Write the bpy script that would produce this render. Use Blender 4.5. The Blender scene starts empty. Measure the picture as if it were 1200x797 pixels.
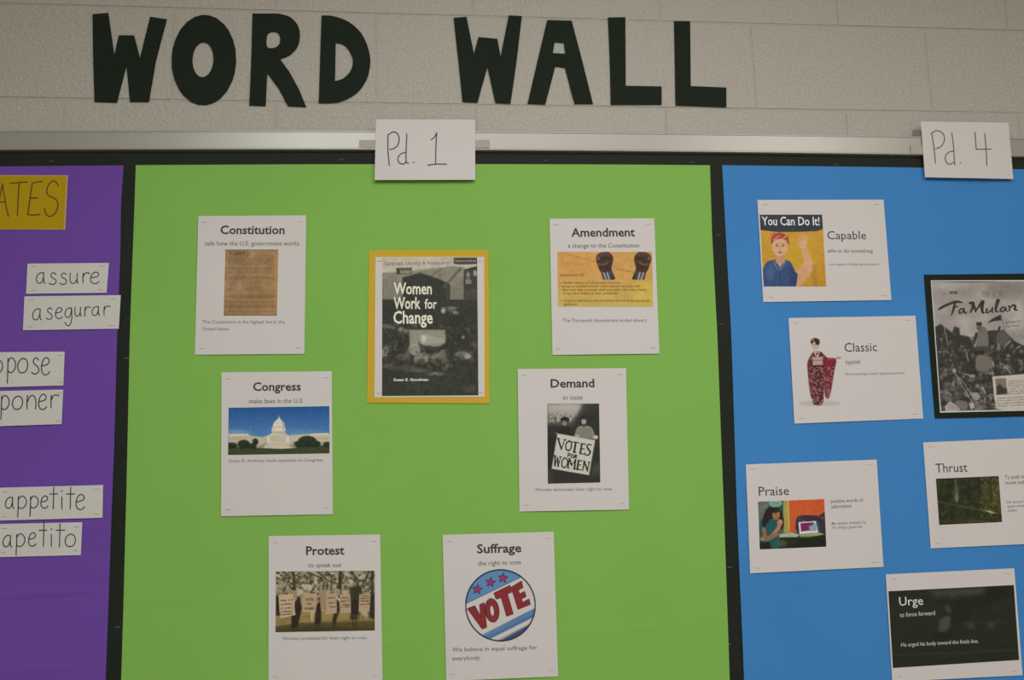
import bpy, bmesh, math, random
import numpy as np
from mathutils import Matrix, Vector

# ------------------------------------------------------------------ camera, light, exposure
sc = bpy.context.scene
CAMZ, DIST, F = 1.48, 1.67, 1000.0          # lens height, distance to the wall, focal length for a 1200 px wide frame
Zc = np.array([-230., 7500., -F]); Zc /= np.linalg.norm(Zc)      # wall's up and right directions seen by the lens
Xc = np.array([8900., 140., -F]); Xc -= (Xc @ Zc) * Zc; Xc /= np.linalg.norm(Xc)
Yc = np.cross(Zc, Xc)
ROT = np.array([Xc, Yc, Zc])
cam = bpy.data.cameras.new('camera'); cam.sensor_width = 36; cam.sensor_fit = 'HORIZONTAL'; cam.lens = F / 1200 * 36
cam.clip_start = 0.05
camo = bpy.data.objects.new('camera', cam); sc.collection.objects.link(camo)
M = Matrix([list(r) for r in ROT]).to_4x4(); M.translation = (0, -DIST, CAMZ); camo.matrix_world = M
sc.camera = camo

w = bpy.data.worlds.new('world'); sc.world = w; w.use_nodes = True
w.node_tree.nodes['Background'].inputs[0].default_value = (0.9, 0.95, 1, 1)
w.node_tree.nodes['Background'].inputs[1].default_value = 0.3

def area(x, y, watts, sx=1.2, sy=0.6, col=(1, .965, .90)):
    l = bpy.data.lights.new('ceiling_or_fill_lamp', 'AREA'); l.shape = 'RECTANGLE'; l.size = sx; l.size_y = sy
    l.energy = watts; l.color = col
    o = bpy.data.objects.new('ceiling_or_fill_lamp', l); o.location = (x, y, 2.86); sc.collection.objects.link(o)
area(-0.40, -1.9, 18, 0.6, 0.5, (.92, 1, .98)); area(1.65, -1.9, 21, 0.7, 0.5, (1, .945, .94)); area(0.4, -1.15, 9.5, 0.8, 0.4, (1, .98, .96)); area(0.4, -4.2, 78, col=(.97, .99, 1.01))  # the third is an unseen fill added to brighten the middle of the wall
sc.view_settings.view_transform = 'Standard'; sc.view_settings.look = 'None'
sc.view_settings.exposure = 0.0; sc.view_settings.gamma = 1.0; sc.view_settings.use_curve_mapping = False

random.seed(4); rng = np.random.default_rng(7)

# ------------------------------------------------------------------ helpers
def P(px, py, d=0.0):
    """point of the wall plane (d metres in front of the wall) that belongs to a place read off the photograph"""
    v = ROT @ np.array([px - 600.0, 398.5 - py, -F]); t = (DIST - d) / v[1]
    return Vector((v[0] * t, -d, CAMZ + v[2] * t))
def PN(a, d):
    """the same for an (n,2) array"""
    a = np.asarray(a, float); v = np.stack([a[:, 0] - 600, 398.5 - a[:, 1], np.full(len(a), -F)], 1) @ ROT.T
    d = np.broadcast_to(np.asarray(d, float), (len(a),)); t = (DIST - d) / v[:, 1]
    return np.stack([v[:, 0] * t, -d, CAMZ + v[:, 2] * t], 1)
class Crop:
    """turns measuring coordinates of an enlarged detail into the photograph's own"""
    def __init__(s, ox, oy, f): s.o = np.array([ox, oy], float); s.f = f
    def __call__(s, pts): return s.o + np.asarray(pts, float) / s.f
def lin(c):
    c = np.asarray(c, float) / 255
    return np.where(c < .04045, c / 12.92, ((c + .055) / 1.055) ** 2.4)
G = 1.45
def alb(c): return np.clip(lin(c) * G, 0, .92)

def mat(name, rgb, rough=.6, metal=0, spec=.3, noise=0, nscale=40, bump=0, bscale=300, bdist=.0005):
    m = bpy.data.materials.new(name); m.use_nodes = True; nt = m.node_tree; b = nt.nodes['Principled BSDF']
    c = list(alb(rgb)) + [1]
    b.inputs['Base Color'].default_value = c; b.inputs['Roughness'].default_value = rough
    b.inputs['Metallic'].default_value = metal; b.inputs['Specular IOR Level'].default_value = spec
    tc = nt.nodes.new('ShaderNodeTexCoord')
    if noise:
        n = nt.nodes.new('ShaderNodeTexNoise'); n.inputs['Scale'].default_value = nscale; n.inputs['Detail'].default_value = 5
        nt.links.new(tc.outputs['Object'], n.inputs['Vector'])
        r = nt.nodes.new('ShaderNodeValToRGB'); r.color_ramp.elements[0].position = .3; r.color_ramp.elements[1].position = .7
        r.color_ramp.elements[0].color = [x * (1 - noise) for x in c[:3]] + [1]
        r.color_ramp.elements[1].color = [min(1, x * (1 + noise)) for x in c[:3]] + [1]
        nt.links.new(n.outputs['Fac'], r.inputs['Fac']); nt.links.new(r.outputs['Color'], b.inputs['Base Color'])
    if bump:
        n = nt.nodes.new('ShaderNodeTexNoise'); n.inputs['Scale'].default_value = bscale; n.inputs['Detail'].default_value = 4
        nt.links.new(tc.outputs['Object'], n.inputs['Vector'])
        bp = nt.nodes.new('ShaderNodeBump'); bp.inputs['Strength'].default_value = bump; bp.inputs['Distance'].default_value = bdist
        nt.links.new(n.outputs['Fac'], bp.inputs['Height']); nt.links.new(bp.outputs['Normal'], b.inputs['Normal'])
    return m
_ink = {}
def ink(rgb):
    k = tuple(rgb)
    if k not in _ink: _ink[k] = mat('ink', rgb, .55, spec=.2)
    return _ink[k]
def print_mat():
    m = bpy.data.materials.new('printed_colours'); m.use_nodes = True; nt = m.node_tree; b = nt.nodes['Principled BSDF']
    a = nt.nodes.new('ShaderNodeAttribute'); a.attribute_name = 'ink'
    nt.links.new(a.outputs['Color'], b.inputs['Base Color'])
    b.inputs['Roughness'].default_value = .5; b.inputs['Specular IOR Level'].default_value = .25
    return m

def link(name, me, m=None, parent=None):
    o = bpy.data.objects.new(name, me); sc.collection.objects.link(o)
    if m is not None and not len(me.materials): me.materials.append(m)
    if parent is not None:
        o.parent = parent; o.matrix_parent_inverse = Matrix.Translation(-parent.location)
    return o
def mesh(name, v, f, m=None, parent=None):
    me = bpy.data.meshes.new(name); me.from_pydata([tuple(map(float, p)) for p in v], [], f); me.update()
    return link(name, me, m, parent)
def empty(name, loc):
    o = bpy.data.objects.new(name, None); o.location = loc; o.empty_display_size = .05; sc.collection.objects.link(o); return o
def tag(o, label, cat, group=None, kind=None):
    if label: o['label'] = label
    if cat: o['category'] = cat
    if group: o['group'] = group
    if kind: o['kind'] = kind
    return o
def box_bm(x0, x1, y0, y1, z0, z1, bev=0, segs=1):
    bm = bmesh.new(); bmesh.ops.create_cube(bm, size=1)
    for v in bm.verts:
        v.co = Vector(((x0 + x1) / 2 + v.co.x * (x1 - x0), (y0 + y1) / 2 + v.co.y * (y1 - y0), (z0 + z1) / 2 + v.co.z * (z1 - z0)))
    if bev: bmesh.ops.bevel(bm, geom=bm.edges[:], offset=bev, segments=segs, affect='EDGES', clamp_overlap=True)
    return bm
def bmo(name, bm, m=None, parent=None, smooth=False):
    me = bpy.data.meshes.new(name); bm.to_mesh(me); bm.free()
    if smooth:
        for p in me.polygons: p.use_smooth = True
    return link(name, me, m, parent)
def spline(pts, k=5, closed=False):
    """Catmull-Rom through the points"""
    p = [np.array(q, float) for q in pts]
    if len(p) < 3: return p
    if closed: p = [p[-1]] + p + [p[0], p[1]]
    else: p = [2 * p[0] - p[1]] + p + [2 * p[-1] - p[-2]]
    out = []
    for i in range(1, len(p) - 2):
        for j in range(k):
            t = j / k
            out.append(.5 * (2 * p[i] + (p[i + 1] - p[i - 1]) * t + (2 * p[i - 1] - 5 * p[i] + 4 * p[i + 1] - p[i + 2]) * t * t + (3 * p[i] - p[i - 1] - 3 * p[i + 1] + p[i + 2]) * t ** 3))
    if not closed: out.append(p[-2])
    return out

# ------------------------------------------------------------------ materials
M_block = mat('painted_masonry', (160, 155, 146), .5, spec=.45, noise=.13, nscale=210)
nt = M_block.node_tree; b = nt.nodes['Principled BSDF']; tc = [n for n in nt.nodes if n.type == 'TEX_COORD'][0]
geo = nt.nodes.new('ShaderNodeNewGeometry')
n1 = nt.nodes.new('ShaderNodeTexNoise'); n1.inputs['Scale'].default_value = 230; n1.inputs['Detail'].default_value = 5; n1.inputs['Roughness'].default_value = .65
n2 = nt.nodes.new('ShaderNodeTexVoronoi'); n2.inputs['Scale'].default_value = 110
mx = nt.nodes.new('ShaderNodeMath'); mx.operation = 'MULTIPLY_ADD'; mx.inputs[1].default_value = .5
bp = nt.nodes.new('ShaderNodeBump'); bp.inputs['Strength'].default_value = .6; bp.inputs['Distance'].default_value = .0028
nt.links.new(geo.outputs['Position'], n1.inputs['Vector']); nt.links.new(geo.outputs['Position'], n2.inputs['Vector'])
nt.links.new(n2.outputs['Distance'], mx.inputs[0]); nt.links.new(n1.outputs['Fac'], mx.inputs[2])
nt.links.new(mx.outputs[0], bp.inputs['Height']); nt.links.new(bp.outputs['Normal'], b.inputs['Normal'])
M_mortar = mat('painted_mortar', (156, 151, 142), .7, noise=.04, nscale=60, bump=.4, bscale=250, bdist=.001)
M_wall = mat('painted_wall', (172, 166, 154), .7, noise=.02, nscale=5)
M_floor = mat('floor_tiles', (120, 112, 98), .4, noise=.08, nscale=8)
M_ceil = mat('ceiling_tiles', (205, 203, 196), .8, noise=.03, nscale=60, bump=.3, bscale=90, bdist=.002)
M_alu = mat('satin_aluminium', (146, 143, 136), .36, metal=.28, spec=.5, noise=.02, nscale=12)
M_clip = mat('grey_clip_plastic', (156, 151, 140), .7); M_shadow_tab = mat('dark_shadow_tab', (112, 103, 90), .7)
M_cork = mat('cork_board', (120, 90, 60), .9, noise=.2, nscale=90)
M_blackpaper = mat('black_backing_paper', (25, 30, 23), .7, spec=.25, noise=.1, nscale=14, bump=.2, bscale=40, bdist=.001)
M_card = mat('black_card', (24, 32, 24), .75, spec=.15, noise=.12, nscale=50, bump=.15, bscale=300)
M_purple = mat('purple_paper', (97, 63, 145), .7, spec=.2, noise=.03, nscale=5, bump=.12, bscale=60, bdist=.001)
M_green = mat('green_paper', (116, 163, 74), .7, spec=.2, noise=.025, nscale=4, bump=.12, bscale=60, bdist=.001)
M_blue = mat('blue_paper', (56, 118, 178), .7, spec=.2, noise=.03, nscale=5, bump=.12, bscale=60, bdist=.001)
M_sheet = mat('white_paper', (189, 184, 182), .6, spec=.2, noise=.008, nscale=6)
M_sheet2 = mat('white_card_paper', (184, 182, 178), .6, spec=.2, noise=.01, nscale=8)
M_yellow = mat('yellow_paper', (182, 150, 42), .65, spec=.2, noise=.02, nscale=8)
M_gold = mat('golden_card', (158, 130, 4), .65, spec=.2, noise=.02, nscale=8)
M_edge = mat('pale_orange_card', (172, 142, 96), .65)
M_staple = mat('steel_staple', (150, 147, 146), .5, metal=.2)
M_print = print_mat()

# ------------------------------------------------------------------ the room
def struct(o, label=None): o['kind'] = 'structure'; return o
BW, BH, JT = 0.400, 0.1935, 0.0022
ZREF, XREF = CAMZ + 0.712, -0.072          # a bed joint and a head joint of the course above it
wall = struct(bmo('wall_back', box_bm(-3.4, 3.8, .0011, .2, 0, 2.9), M_mortar))
blk = {}
def block(x0, x1, z0, z1):
    key = (round(x1 - x0, 3), round(z1 - z0, 3))
    if key not in blk:
        w_, h_ = key; bv = .0016
        bm = box_bm(-w_ / 2, w_ / 2, 0, .05, -h_ / 2, h_ / 2)
        front = [f for f in bm.faces if f.normal.y < -.5]
        es = [e for e in front[0].edges]
        bmesh.ops.bevel(bm, geom=es, offset=bv, segments=2, affect='EDGES')
        me = bpy.data.meshes.new('block'); bm.to_mesh(me); bm.free(); me.materials.append(M_block); blk[key] = me
    o = bpy.data.objects.new('block', blk[key]); sc.collection.objects.link(o)
    o.location = ((x0 + x1) / 2, random.uniform(-.0003, .0003), (z0 + z1) / 2); o.parent = wall
for r in range(-11, 4):
    z0 = ZREF + r * BH + JT / 2; z1 = z0 + BH - JT
    z0 = max(z0, 0); z1 = min(z1, 2.9)
    if z1 - z0 < .02: continue
    off = XREF + (0 if r % 2 == 0 else BW / 2)
    for k in range(-9, 11):
        a = off + k * BW + JT / 2; c = a + BW - JT
        a = max(a, -3.4); c = min(c, 3.8)
        if c - a > .03: block(a, c, z0, z1)
struct(bmo('floor', box_bm(-3.4, 3.8, -6.2, .2, -.1, 0), M_floor))
struct(bmo('ceiling', box_bm(-3.4, 3.8, -6.2, .2, 2.9, 3.0), M_ceil))
struct(bmo('wall_left', box_bm(-3.5, -3.4, -6.2, .2, 0, 2.9), M_wall))
struct(bmo('wall_right', box_bm(3.8, 3.9, -6.2, .2, 0, 2.9), M_wall))
struct(bmo('wall_front', box_bm(-3.5, 3.9, -6.3, -6.2, 0, 2.9), M_wall))

# ------------------------------------------------------------------ bulletin board, rail
ZB = 0.86; XL, XR = -1.75, 2.0
def quad3(p0, p1, p2):
    """height of a long edge as a gentle curve through three of its points (wall x -> z)"""
    A = [P(*p) for p in (p0, p1, p2)]; c = np.polyfit([a.x for a in A], [a.z for a in A], 2)
    return lambda x: float(np.polyval(c, min(max(x, -1.1), 1.5))) 
rail_top = quad3((0, 157.8), (600, 158.3), (1200, 166)); rail_bot = quad3((0, 180), (600, 180.3), (1200, 187.5))
paper_top = quad3((0, 198), (500, 195), (1200, 201))

board = empty('bulletin_board', ((XL + XR) / 2, 0, ZB))
tag(board, 'long bulletin board lined with black paper under the metal rail on the block wall', 'bulletin board')
def grid(fn, nu, nv):
    V = [fn(i / nu, j / nv) for j in range(nv + 1) for i in range(nu + 1)]
    Fc = [(j * (nu + 1) + i, j * (nu + 1) + i + 1, (j + 1) * (nu + 1) + i + 1, (j + 1) * (nu + 1) + i) for j in range(nv) for i in range(nu)]
    return V, Fc
def thick(name, V, Fc, nu, nv, t, m, parent=None):
    """front surface plus rim and back, t metres thick (the back lies nearer the wall)"""
    n = len(V); bk = [(v[0], v[1] + t, v[2]) for v in V]; Fs = list(Fc)
    rim = [i for i in range(nu + 1)] + [j * (nu + 1) + nu for j in range(1, nv + 1)] + [nv * (nu + 1) + i for i in range(nu - 1, -1, -1)] + [j * (nu + 1) for j in range(nv - 1, 0, -1)]
    L = len(rim); V = list(V) + [V[i] for i in rim] + [bk[i] for i in rim] + bk; nb = n + 2 * L
    for a in range(L): b_ = (a + 1) % L; Fs.append((n + b_, n + a, n + L + a, n + L + b_))
    Fs += [tuple(reversed([i + nb for i in f])) for f in Fc]
    o = mesh(name, V, Fs, m, parent)
    for p in list(o.data.polygons)[:len(Fc)]: p.use_smooth = True
    return o
def bp_fn(u, v):
    x = XL + (XR - XL) * u; z = ZB + (rail_bot(x) - .004 - ZB) * v
    return (x, -.0122 - .00025 * math.sin(x * 9 + z * 4) , z)
V, Fc = grid(bp_fn, 90, 24); thick('black_paper', V, Fc, 90, 24, .0004, M_blackpaper, board)
def bk_fn(u, v):
    x = XL + (XR - XL) * u; return (x, -.0115, ZB + (rail_bot(x) - .004 - ZB) * v)
V, Fc = grid(bk_fn, 60, 1); thick('backing', V, Fc, 60, 1, .0112, M_cork, board)
for nm, bx in (('bottom_frame', (XL, XR, -.0118, -.0003, ZB - .035, ZB)), ('side_frame', (XL - .03, XL, -.0118, -.0003, ZB - .035, rail_bot(9) - .006)), ('side_frame', (XR, XR + .03, -.0118, -.0003, ZB - .035, rail_bot(9) - .006))):
    bmo(nm, box_bm(*bx, bev=.002), M_alu, board)

def staple(px, py, parent, d, ln=5.5, rot=0.0, vert=False):
    a = math.radians(rot + (90 if vert else 0)); dx, dy = math.cos(a) * ln / 2, math.sin(a) * ln / 2
    p, q = P(px - dx, py + dy, d), P(px + dx, py - dy, d); r = .00032
    bm = bmesh.new(); ax = (q - p).normalized(); up = Vector((0, -1, 0)); sd = ax.cross(up)
    ring = []
    for base, bk in ((p, .0018), (p, 0), (q, 0), (q, .0018)):
        o_ = base + Vector((0, bk, 0)) - (up * 0)
        if bk: o_ = o_
        ring.append([bm.verts.new(o_ + sd * r * math.cos(k * math.pi / 2) + (up if bk == 0 else ax * 0 + up * 0 + ax) * r * math.sin(k * math.pi / 2)) for k in range(4)])
    for a_, b_ in zip(ring, ring[1:]):
        for k in range(4): bm.faces.new((a_[k], a_[(k + 1) % 4], b_[(k + 1) % 4], b_[k]))
    bmesh.ops.recalc_face_normals(bm, faces=bm.faces[:])
    return bmo('staple', bm, M_staple, parent)
for x, y, vt in ((400, 187, 0), (811, 190, 0), (980, 193, 0), (842, 275, 0), (845, 380, 0), (855, 665, 0), (854, 755, 0), (138, 735, 0), (148, 420, 0), (60, 189, 0), (640, 188, 0)):
    staple(x, y, board, .0131, 5, random.uniform(-6, 6))

# rail: an extruded profile with rounded lips
rail = empty('display_rail', (.1, 0, rail_bot(.1)))
tag(rail, 'long silver metal display rail along the top of the bulletin board', 'rail')
prof = [(0, 0.0003), (0, .0196), (.03, .0204), (.07, .0204), (.1, .0194), (.9, .0194), (.93, .0202), (.97, .0202), (1.0, .0190), (1.0, .0003)]   # (height fraction, distance from wall)
xs = np.linspace(XL - .03, XR + .03, 80); V = []; Fc = []
for x in xs:
    zb, zt = rail_bot(x), rail_top(x)
    for h, d in prof: V.append((x, -d, zb + (zt - zb) * h))
n = len(prof)
for i in range(len(xs) - 1):
    for j in range(n - 1): Fc.append((i * n + j, (i + 1) * n + j, (i + 1) * n + j + 1, i * n + j + 1))
Fc += [tuple(range(n)), tuple(reversed([(len(xs) - 1) * n + j for j in range(n)]))]
mesh('rail_profile', V, Fc, M_alu, rail)
def px_plate(name, pts, d0, d1, m, parent=None):
    """flat plate with the given outline lying between two distances from the wall"""
    a = [P(x, y, d1) for x, y in pts]; bm = bmesh.new()
    f = [bm.verts.new(p) for p in a]; g = [bm.verts.new((p.x, -d0, p.z)) for p in a]
    bm.faces.new(f); bm.faces.new(list(reversed(g)))
    for i in range(len(f)): j = (i + 1) % len(f); bm.faces.new((f[j], f[i], g[i], g[j]))
    bmesh.ops.recalc_face_normals(bm, faces=bm.faces[:])
    return bmo(name, bm, m, parent)
for lab, st, shadow_tab in (('grey slide clip on the metal rail above the green paper, behind a sign', [(421, 164), (574, 164), (574, 173.5), (421, 173.5)], [(540, 151), (561, 151), (561, 157.6), (540, 157.9)]),
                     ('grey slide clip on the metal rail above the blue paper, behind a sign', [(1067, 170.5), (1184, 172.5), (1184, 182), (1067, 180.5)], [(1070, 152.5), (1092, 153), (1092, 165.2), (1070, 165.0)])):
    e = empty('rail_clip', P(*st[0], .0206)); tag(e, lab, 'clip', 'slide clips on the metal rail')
    px_plate('strip', st, .0206, .0212, M_clip, e)
    px_plate('shadow_tab', shadow_tab, .0178, .0190, M_shadow_tab if shadow_tab[0][0] > 800 else M_clip, e)  # thin plate coloured as the small shadow patch just above the rail

# ------------------------------------------------------------------ coloured backing papers
def edge_fn(pts, horizontal=False):
    q = [P(*p) for p in pts]; zs = [p.z for p in q][::-1]; xs_ = [p.x for p in q][::-1]
    def f(z):
        if z < zs[0]: return xs_[0] + (xs_[0] - xs_[1]) / (zs[0] - zs[1]) * (z - zs[0]) * .3
        return float(np.interp(z, zs, xs_))
    return f
def wav(x, z, s):
    return .00035 * math.sin(x * 7 + s) * math.cos(z * 5 + s * 2) + .0002 * math.sin(x * 19 + z * 11 + s)
def coloured(label, m, lf, rf, s, creases=()):
    def fn(u, v):
        zt = paper_top(0); z = ZB + .004 + (zt - ZB - .004) * v
        x = lf(z) + (rf(z) - lf(z)) * u
        zz = ZB + .004 + (paper_top(x) - ZB - .004) * v
        d = .0137 + wav(x, zz, s)
        edge = min(u, 1 - u); d += .0006 * math.exp(-edge * 60) * (0.5 + .5 * math.sin(zz * 14 + s))
        for (cx0, cx1, cz, am) in creases:
            if cx0 <= x <= cx1: d += am * math.exp(-((zz - cz + .003 * math.sin(x * 12)) / .004) ** 2)
        return (x, -d, zz)
    V, Fc = grid(fn, 50, 220)
    o = thick('backing_paper', V, Fc, 50, 220, .0003, m); tag(o, label, 'paper'); return o
pur_r = edge_fn([(147.5, 195.5), (147, 205), (144.7, 240), (144, 300), (140.3, 395), (137, 520), (134, 600), (130.5, 700), (127, 797)])
gr_l = edge_fn([(162, 195), (160.5, 240), (157.5, 320), (154.8, 400), (151, 580), (148, 700), (145, 797)])
gr_r = edge_fn([(829.5, 197), (832, 280), (835, 340), (838, 400), (845.5, 600), (847.7, 665), (851, 760), (852.3, 797)])
bl_l = edge_fn([(843.5, 198), (849, 300), (854, 390), (860.7, 600), (863.3, 665), (867, 750), (868.8, 797)])
cz = P(100, 693).z
coloured('purple paper sheet covering the left part of the black bulletin board', M_purple, lambda z: -1.62, pur_r, 1.0, [(-1.62, -.6, cz, .0016), (-1.62, -.6, cz - .13, .0007)])
coloured('large bright green paper sheet in the middle of the bulletin board', M_green, gr_l, gr_r, 2.3, [(-1, -.3, P(200, 700).z, .0005), (-.2, .5, P(600, 745).z, .0005)])
coloured('blue paper sheet covering the right part of the black bulletin board', M_blue, bl_l, lambda z: 1.88, 4.1)

# ------------------------------------------------------------------ big cut-out letters
def fill2d(outer, holes):
    """filled 2-D outline -> (verts, faces), y down"""
    cu = bpy.data.curves.new('t', 'CURVE'); cu.dimensions = '2D'; cu.fill_mode = 'BOTH'
    for lp in [outer] + holes:
        s = cu.splines.new('POLY'); s.points.add(len(lp) - 1)
        for k, p in enumerate(lp): s.points[k].co = (p[0], p[1], 0, 1)
        s.use_cyclic_u = True
    return curve_mesh(cu)
def curve_mesh(cu):
    o = bpy.data.objects.new('t', cu); me = bpy.data.meshes.new_from_object(o)
    V = np.array([v.co[:2] for v in me.vertices]).reshape(-1, 2); Fs = [tuple(p.vertices) for p in me.polygons]
    bpy.data.meshes.remove(me); bpy.data.objects.remove(o); bpy.data.curves.remove(cu)
    return V, Fs
def letter(name, label, crop, outer, holes=()):
    sc_ = 100
    V, Fs = fill2d([tuple(np.array(p) / sc_) for p in outer], [[tuple(np.array(p) / sc_) for p in h] for h in holes])
    W = PN(crop(V * sc_), .0026); bm = bmesh.new()
    vs = [bm.verts.new((p[0], p[1], p[2])) for p in W]
    for f in Fs:
        try: bm.faces.new([vs[i] for i in f])
        except ValueError: pass
    bmesh.ops.remove_doubles(bm, verts=bm.verts[:], dist=1e-6)
    r = bmesh.ops.extrude_face_region(bm, geom=bm.faces[:])
    for v in [g for g in r['geom'] if isinstance(g, bmesh.types.BMVert)]: v.co.y += .0014
    bmesh.ops.recalc_face_normals(bm, faces=bm.faces[:])
    o = bmo(name, bm, M_card); tag(o, label, 'letter', 'black cut-out letters on the block wall'); return o
c1, c2 = Crop(0, 0, 2.6667), Crop(400, 0, 2.4)
def oval(cx, cy, rx, ry, n=36, wob=0, rot=0):
    return [(cx + math.cos(a) * rx * math.cos(rot) - math.sin(a) * ry * math.sin(rot), cy + math.cos(a) * rx * math.sin(rot) + math.sin(a) * ry * math.cos(rot)) for a in [(i + random.uniform(-wob, wob)) * math.tau / n for i in range(n)]]
letter('letter', 'black paper letter W that starts the word WORD, leftmost on the wall', c1,
       [(289, 44), (338, 40), (357, 172), (371, 110), (419, 110), (437, 182), (469, 52), (521, 60), (487, 190), (465, 318), (406, 318), (395, 205), (365, 320), (295, 318), (291, 190)])
letter('letter', 'black paper letter O, round with an oval hole, in the word WORD', c1, oval(637, 187, 101, 141, 26, .15, .03), [oval(634, 186, 33, 55, 24, .1, .04)])
letter('letter', 'black paper letter R with a small round hole, in the word WORD', c1,
       [(789, 42), (868, 42)] + [tuple(p) for p in spline([(868, 42), (905, 52), (930, 78), (937, 110), (930, 145), (905, 172), (875, 184)], 3)][1:] + [(905, 225), (935, 280), (957, 334), (900, 331), (870, 275), (835, 228), (830, 331), (779, 329), (785, 190)],
       [[tuple(p) for p in spline([(833, 120), (838, 104), (855, 98), (870, 104), (876, 122), (870, 142), (852, 150), (834, 146)], 2, True)]])
letter('letter', 'black paper letter D that ends the word WORD', c1,
       [tuple(p) for p in spline([(1005, 48), (1040, 50), (1090, 68), (1130, 105), (1152, 155), (1157, 200), (1145, 250), (1115, 290), (1070, 315), (1030, 321), (996, 321)], 3)] + [(1000, 190)],
       [[tuple(p) for p in spline([(1049, 133), (1075, 140), (1095, 165), (1103, 195), (1093, 225), (1070, 246), (1047, 253)], 3)]])
letter('letter', 'black paper letter W that starts the word WALL', c2,
       [(316, 50), (352, 47), (373, 150), (386, 104), (439, 109), (448, 158), (471, 43), (508, 45), (492, 180), (476, 291), (433, 289), (411, 188), (383, 288), (341, 286), (330, 180)])
letter('letter', 'black paper letter A with a tiny square hole, in the word WALL', c2,
       [(579, 56), (648, 58), (675, 160), (708, 292), (656, 292), (629, 190), (602, 186), (574, 293), (524, 291), (552, 170)], [[(600, 118), (626, 120), (630, 151), (595, 149)]])
letter('letter', 'black paper letter L between the A and the last L of WALL', c2, [(750, 49), (799, 48), (800, 241), (901, 243), (901, 294), (758, 294), (755, 170)])
letter('letter', 'last black paper letter L, rightmost on the wall above the blue paper', c2, [(936, 59), (981, 60), (983, 242), (1083, 246), (1083, 301), (940, 296), (938, 170)])

# ------------------------------------------------------------------ sheets of paper, text and printed pictures
class Sheet:
    """a sheet fixed to the board; remembers its shape so that print can lie on it"""
    def __init__(s, name, label, cat, quad, m, base=.0152, bow=.0008, thick_=.00025, group=None, staples=True, part='sheet', parent=None, rim=(.06, .045), curl=None):
        s.q = np.array(quad, float); s.base = base; s.bow = bow; s.curl = curl
        cx, cy = s.q.mean(0)
        if parent is None:
            s.root = empty(name, P(cx, s.q[:, 1].max(), base)); tag(s.root, label, cat, group)
        else: s.root = parent
        N = 16
        uv = np.array([(i / N, 1 - j / N) for j in range(N + 1) for i in range(N + 1)])
        V = PN(s.px(uv), s.base + s.h(uv))
        Fc = grid(lambda u, v: 0, N, N)[1]
        s.obj = thick(part, V.tolist(), Fc, N, N, thick_, m, s.root)
        if staples:
            ww = np.linalg.norm(s.q[1] - s.q[0])
            for u, v in ((rim[0], rim[1]), (1 - rim[0], rim[1]), (rim[0], 1 - rim[1]), (1 - rim[0], 1 - rim[1])):
                p = s.px(np.array([[u, v]]))[0]
                if -20 < p[0] < 1230 and p[1] < 820:
                    staple(p[0], p[1], s.root, s.base + float(s.h(np.array([[u, v]]))[0]) + .0004, 6, random.uniform(-4, 8))
    def px(s, uv):
        u, v = uv[:, :1], uv[:, 1:2]; q = s.q
        return q[0] * (1 - u) * (1 - v) + q[1] * u * (1 - v) + q[2] * u * v + q[3] * (1 - u) * v
    def inv(s, p):
        uv = np.full((len(p), 2), .5); q = s.q
        for _ in range(4):
            r = p - s.px(uv); u, v = uv[:, :1], uv[:, 1:2]
            du = (q[1] - q[0]) * (1 - v) + (q[2] - q[3]) * v; dv = (q[3] - q[0]) * (1 - u) + (q[2] - q[1]) * u
            det = du[:, 0] * dv[:, 1] - du[:, 1] * dv[:, 0]
            uv = uv + np.stack([(r[:, 0] * dv[:, 1] - r[:, 1] * dv[:, 0]) / det, (du[:, 0] * r[:, 1] - du[:, 1] * r[:, 0]) / det], 1)
        return uv
    def h(s, uv):
        if not hasattr(s, 'H'):
            g = np.linspace(0, 1, 17); U, W_ = np.meshgrid(g, g, indexing='ij'); s.H = s.h0(np.stack([U.ravel(), W_.ravel()], 1)).reshape(17, 17)
        a = np.clip(uv, 0, 1) * 16; i = np.minimum(a.astype(int), 15); f = a - i; H = s.H; x, y = i[:, 0], i[:, 1]; fx, fy = f[:, 0], f[:, 1]
        return (H[x, y] * (1 - fx) + H[x + 1, y] * fx) * (1 - fy) + (H[x, y + 1] * (1 - fx) + H[x + 1, y + 1] * fx) * fy
    def h0(s, uv):
        u, v = np.clip(uv[:, 0], 0, 1), np.clip(uv[:, 1], 0, 1)
        r = s.bow * (1 - (1 - 4 * u * (1 - u)) * (1 - 4 * v * (1 - v)))
        if s.curl: r = r + s.curl[0] * np.exp(-((1 - u) ** 2 * s.curl[1] + v ** 2 * s.curl[2]))
        return r
    def lay(s, pts, up=.0002):
        pts = np.asarray(pts, float)
        return PN(pts, s.base + s.h(s.inv(pts)) + up)

def text(sh, crop, s, a, b_, cap, rgb, bold=0.0, name='lettering', up=.0003, italic=0, lab=None, parent=None, spacing=1.0):
    """printed words fitted between two ends of their base line; cap = height of a capital in the same measure"""
    cu = bpy.data.curves.new('t', 'FONT'); cu.body = s; cu.size = 1; cu.resolution_u = 2; cu.offset = bold; cu.shear = italic; cu.space_character = spacing
    V, Fs = curve_mesh(cu)
    x0, x1 = V[:, 0].min(), V[:, 0].max(); H = .73
    a, b_ = crop([a])[0], crop([b_])[0]; cap = cap / crop.f * 1.07; bold += .006
    ax = (b_ - a); L = np.linalg.norm(ax); ax /= L; down = np.array([-ax[1], ax[0]])
    # the sheet's own upright direction
    q = sh.q; up_ = ((q[0] - q[3]) + (q[1] - q[2])); up_ /= np.linalg.norm(up_)
    W = a + ((V[:, :1] - x0) / (x1 - x0) * L) * ax + (V[:, 1:2] / H * cap) * up_
    o = mesh(name, sh.lay(W, up), Fs, ink(rgb), parent or sh.root)
    if lab: o['label'] = lab
    return o

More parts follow.
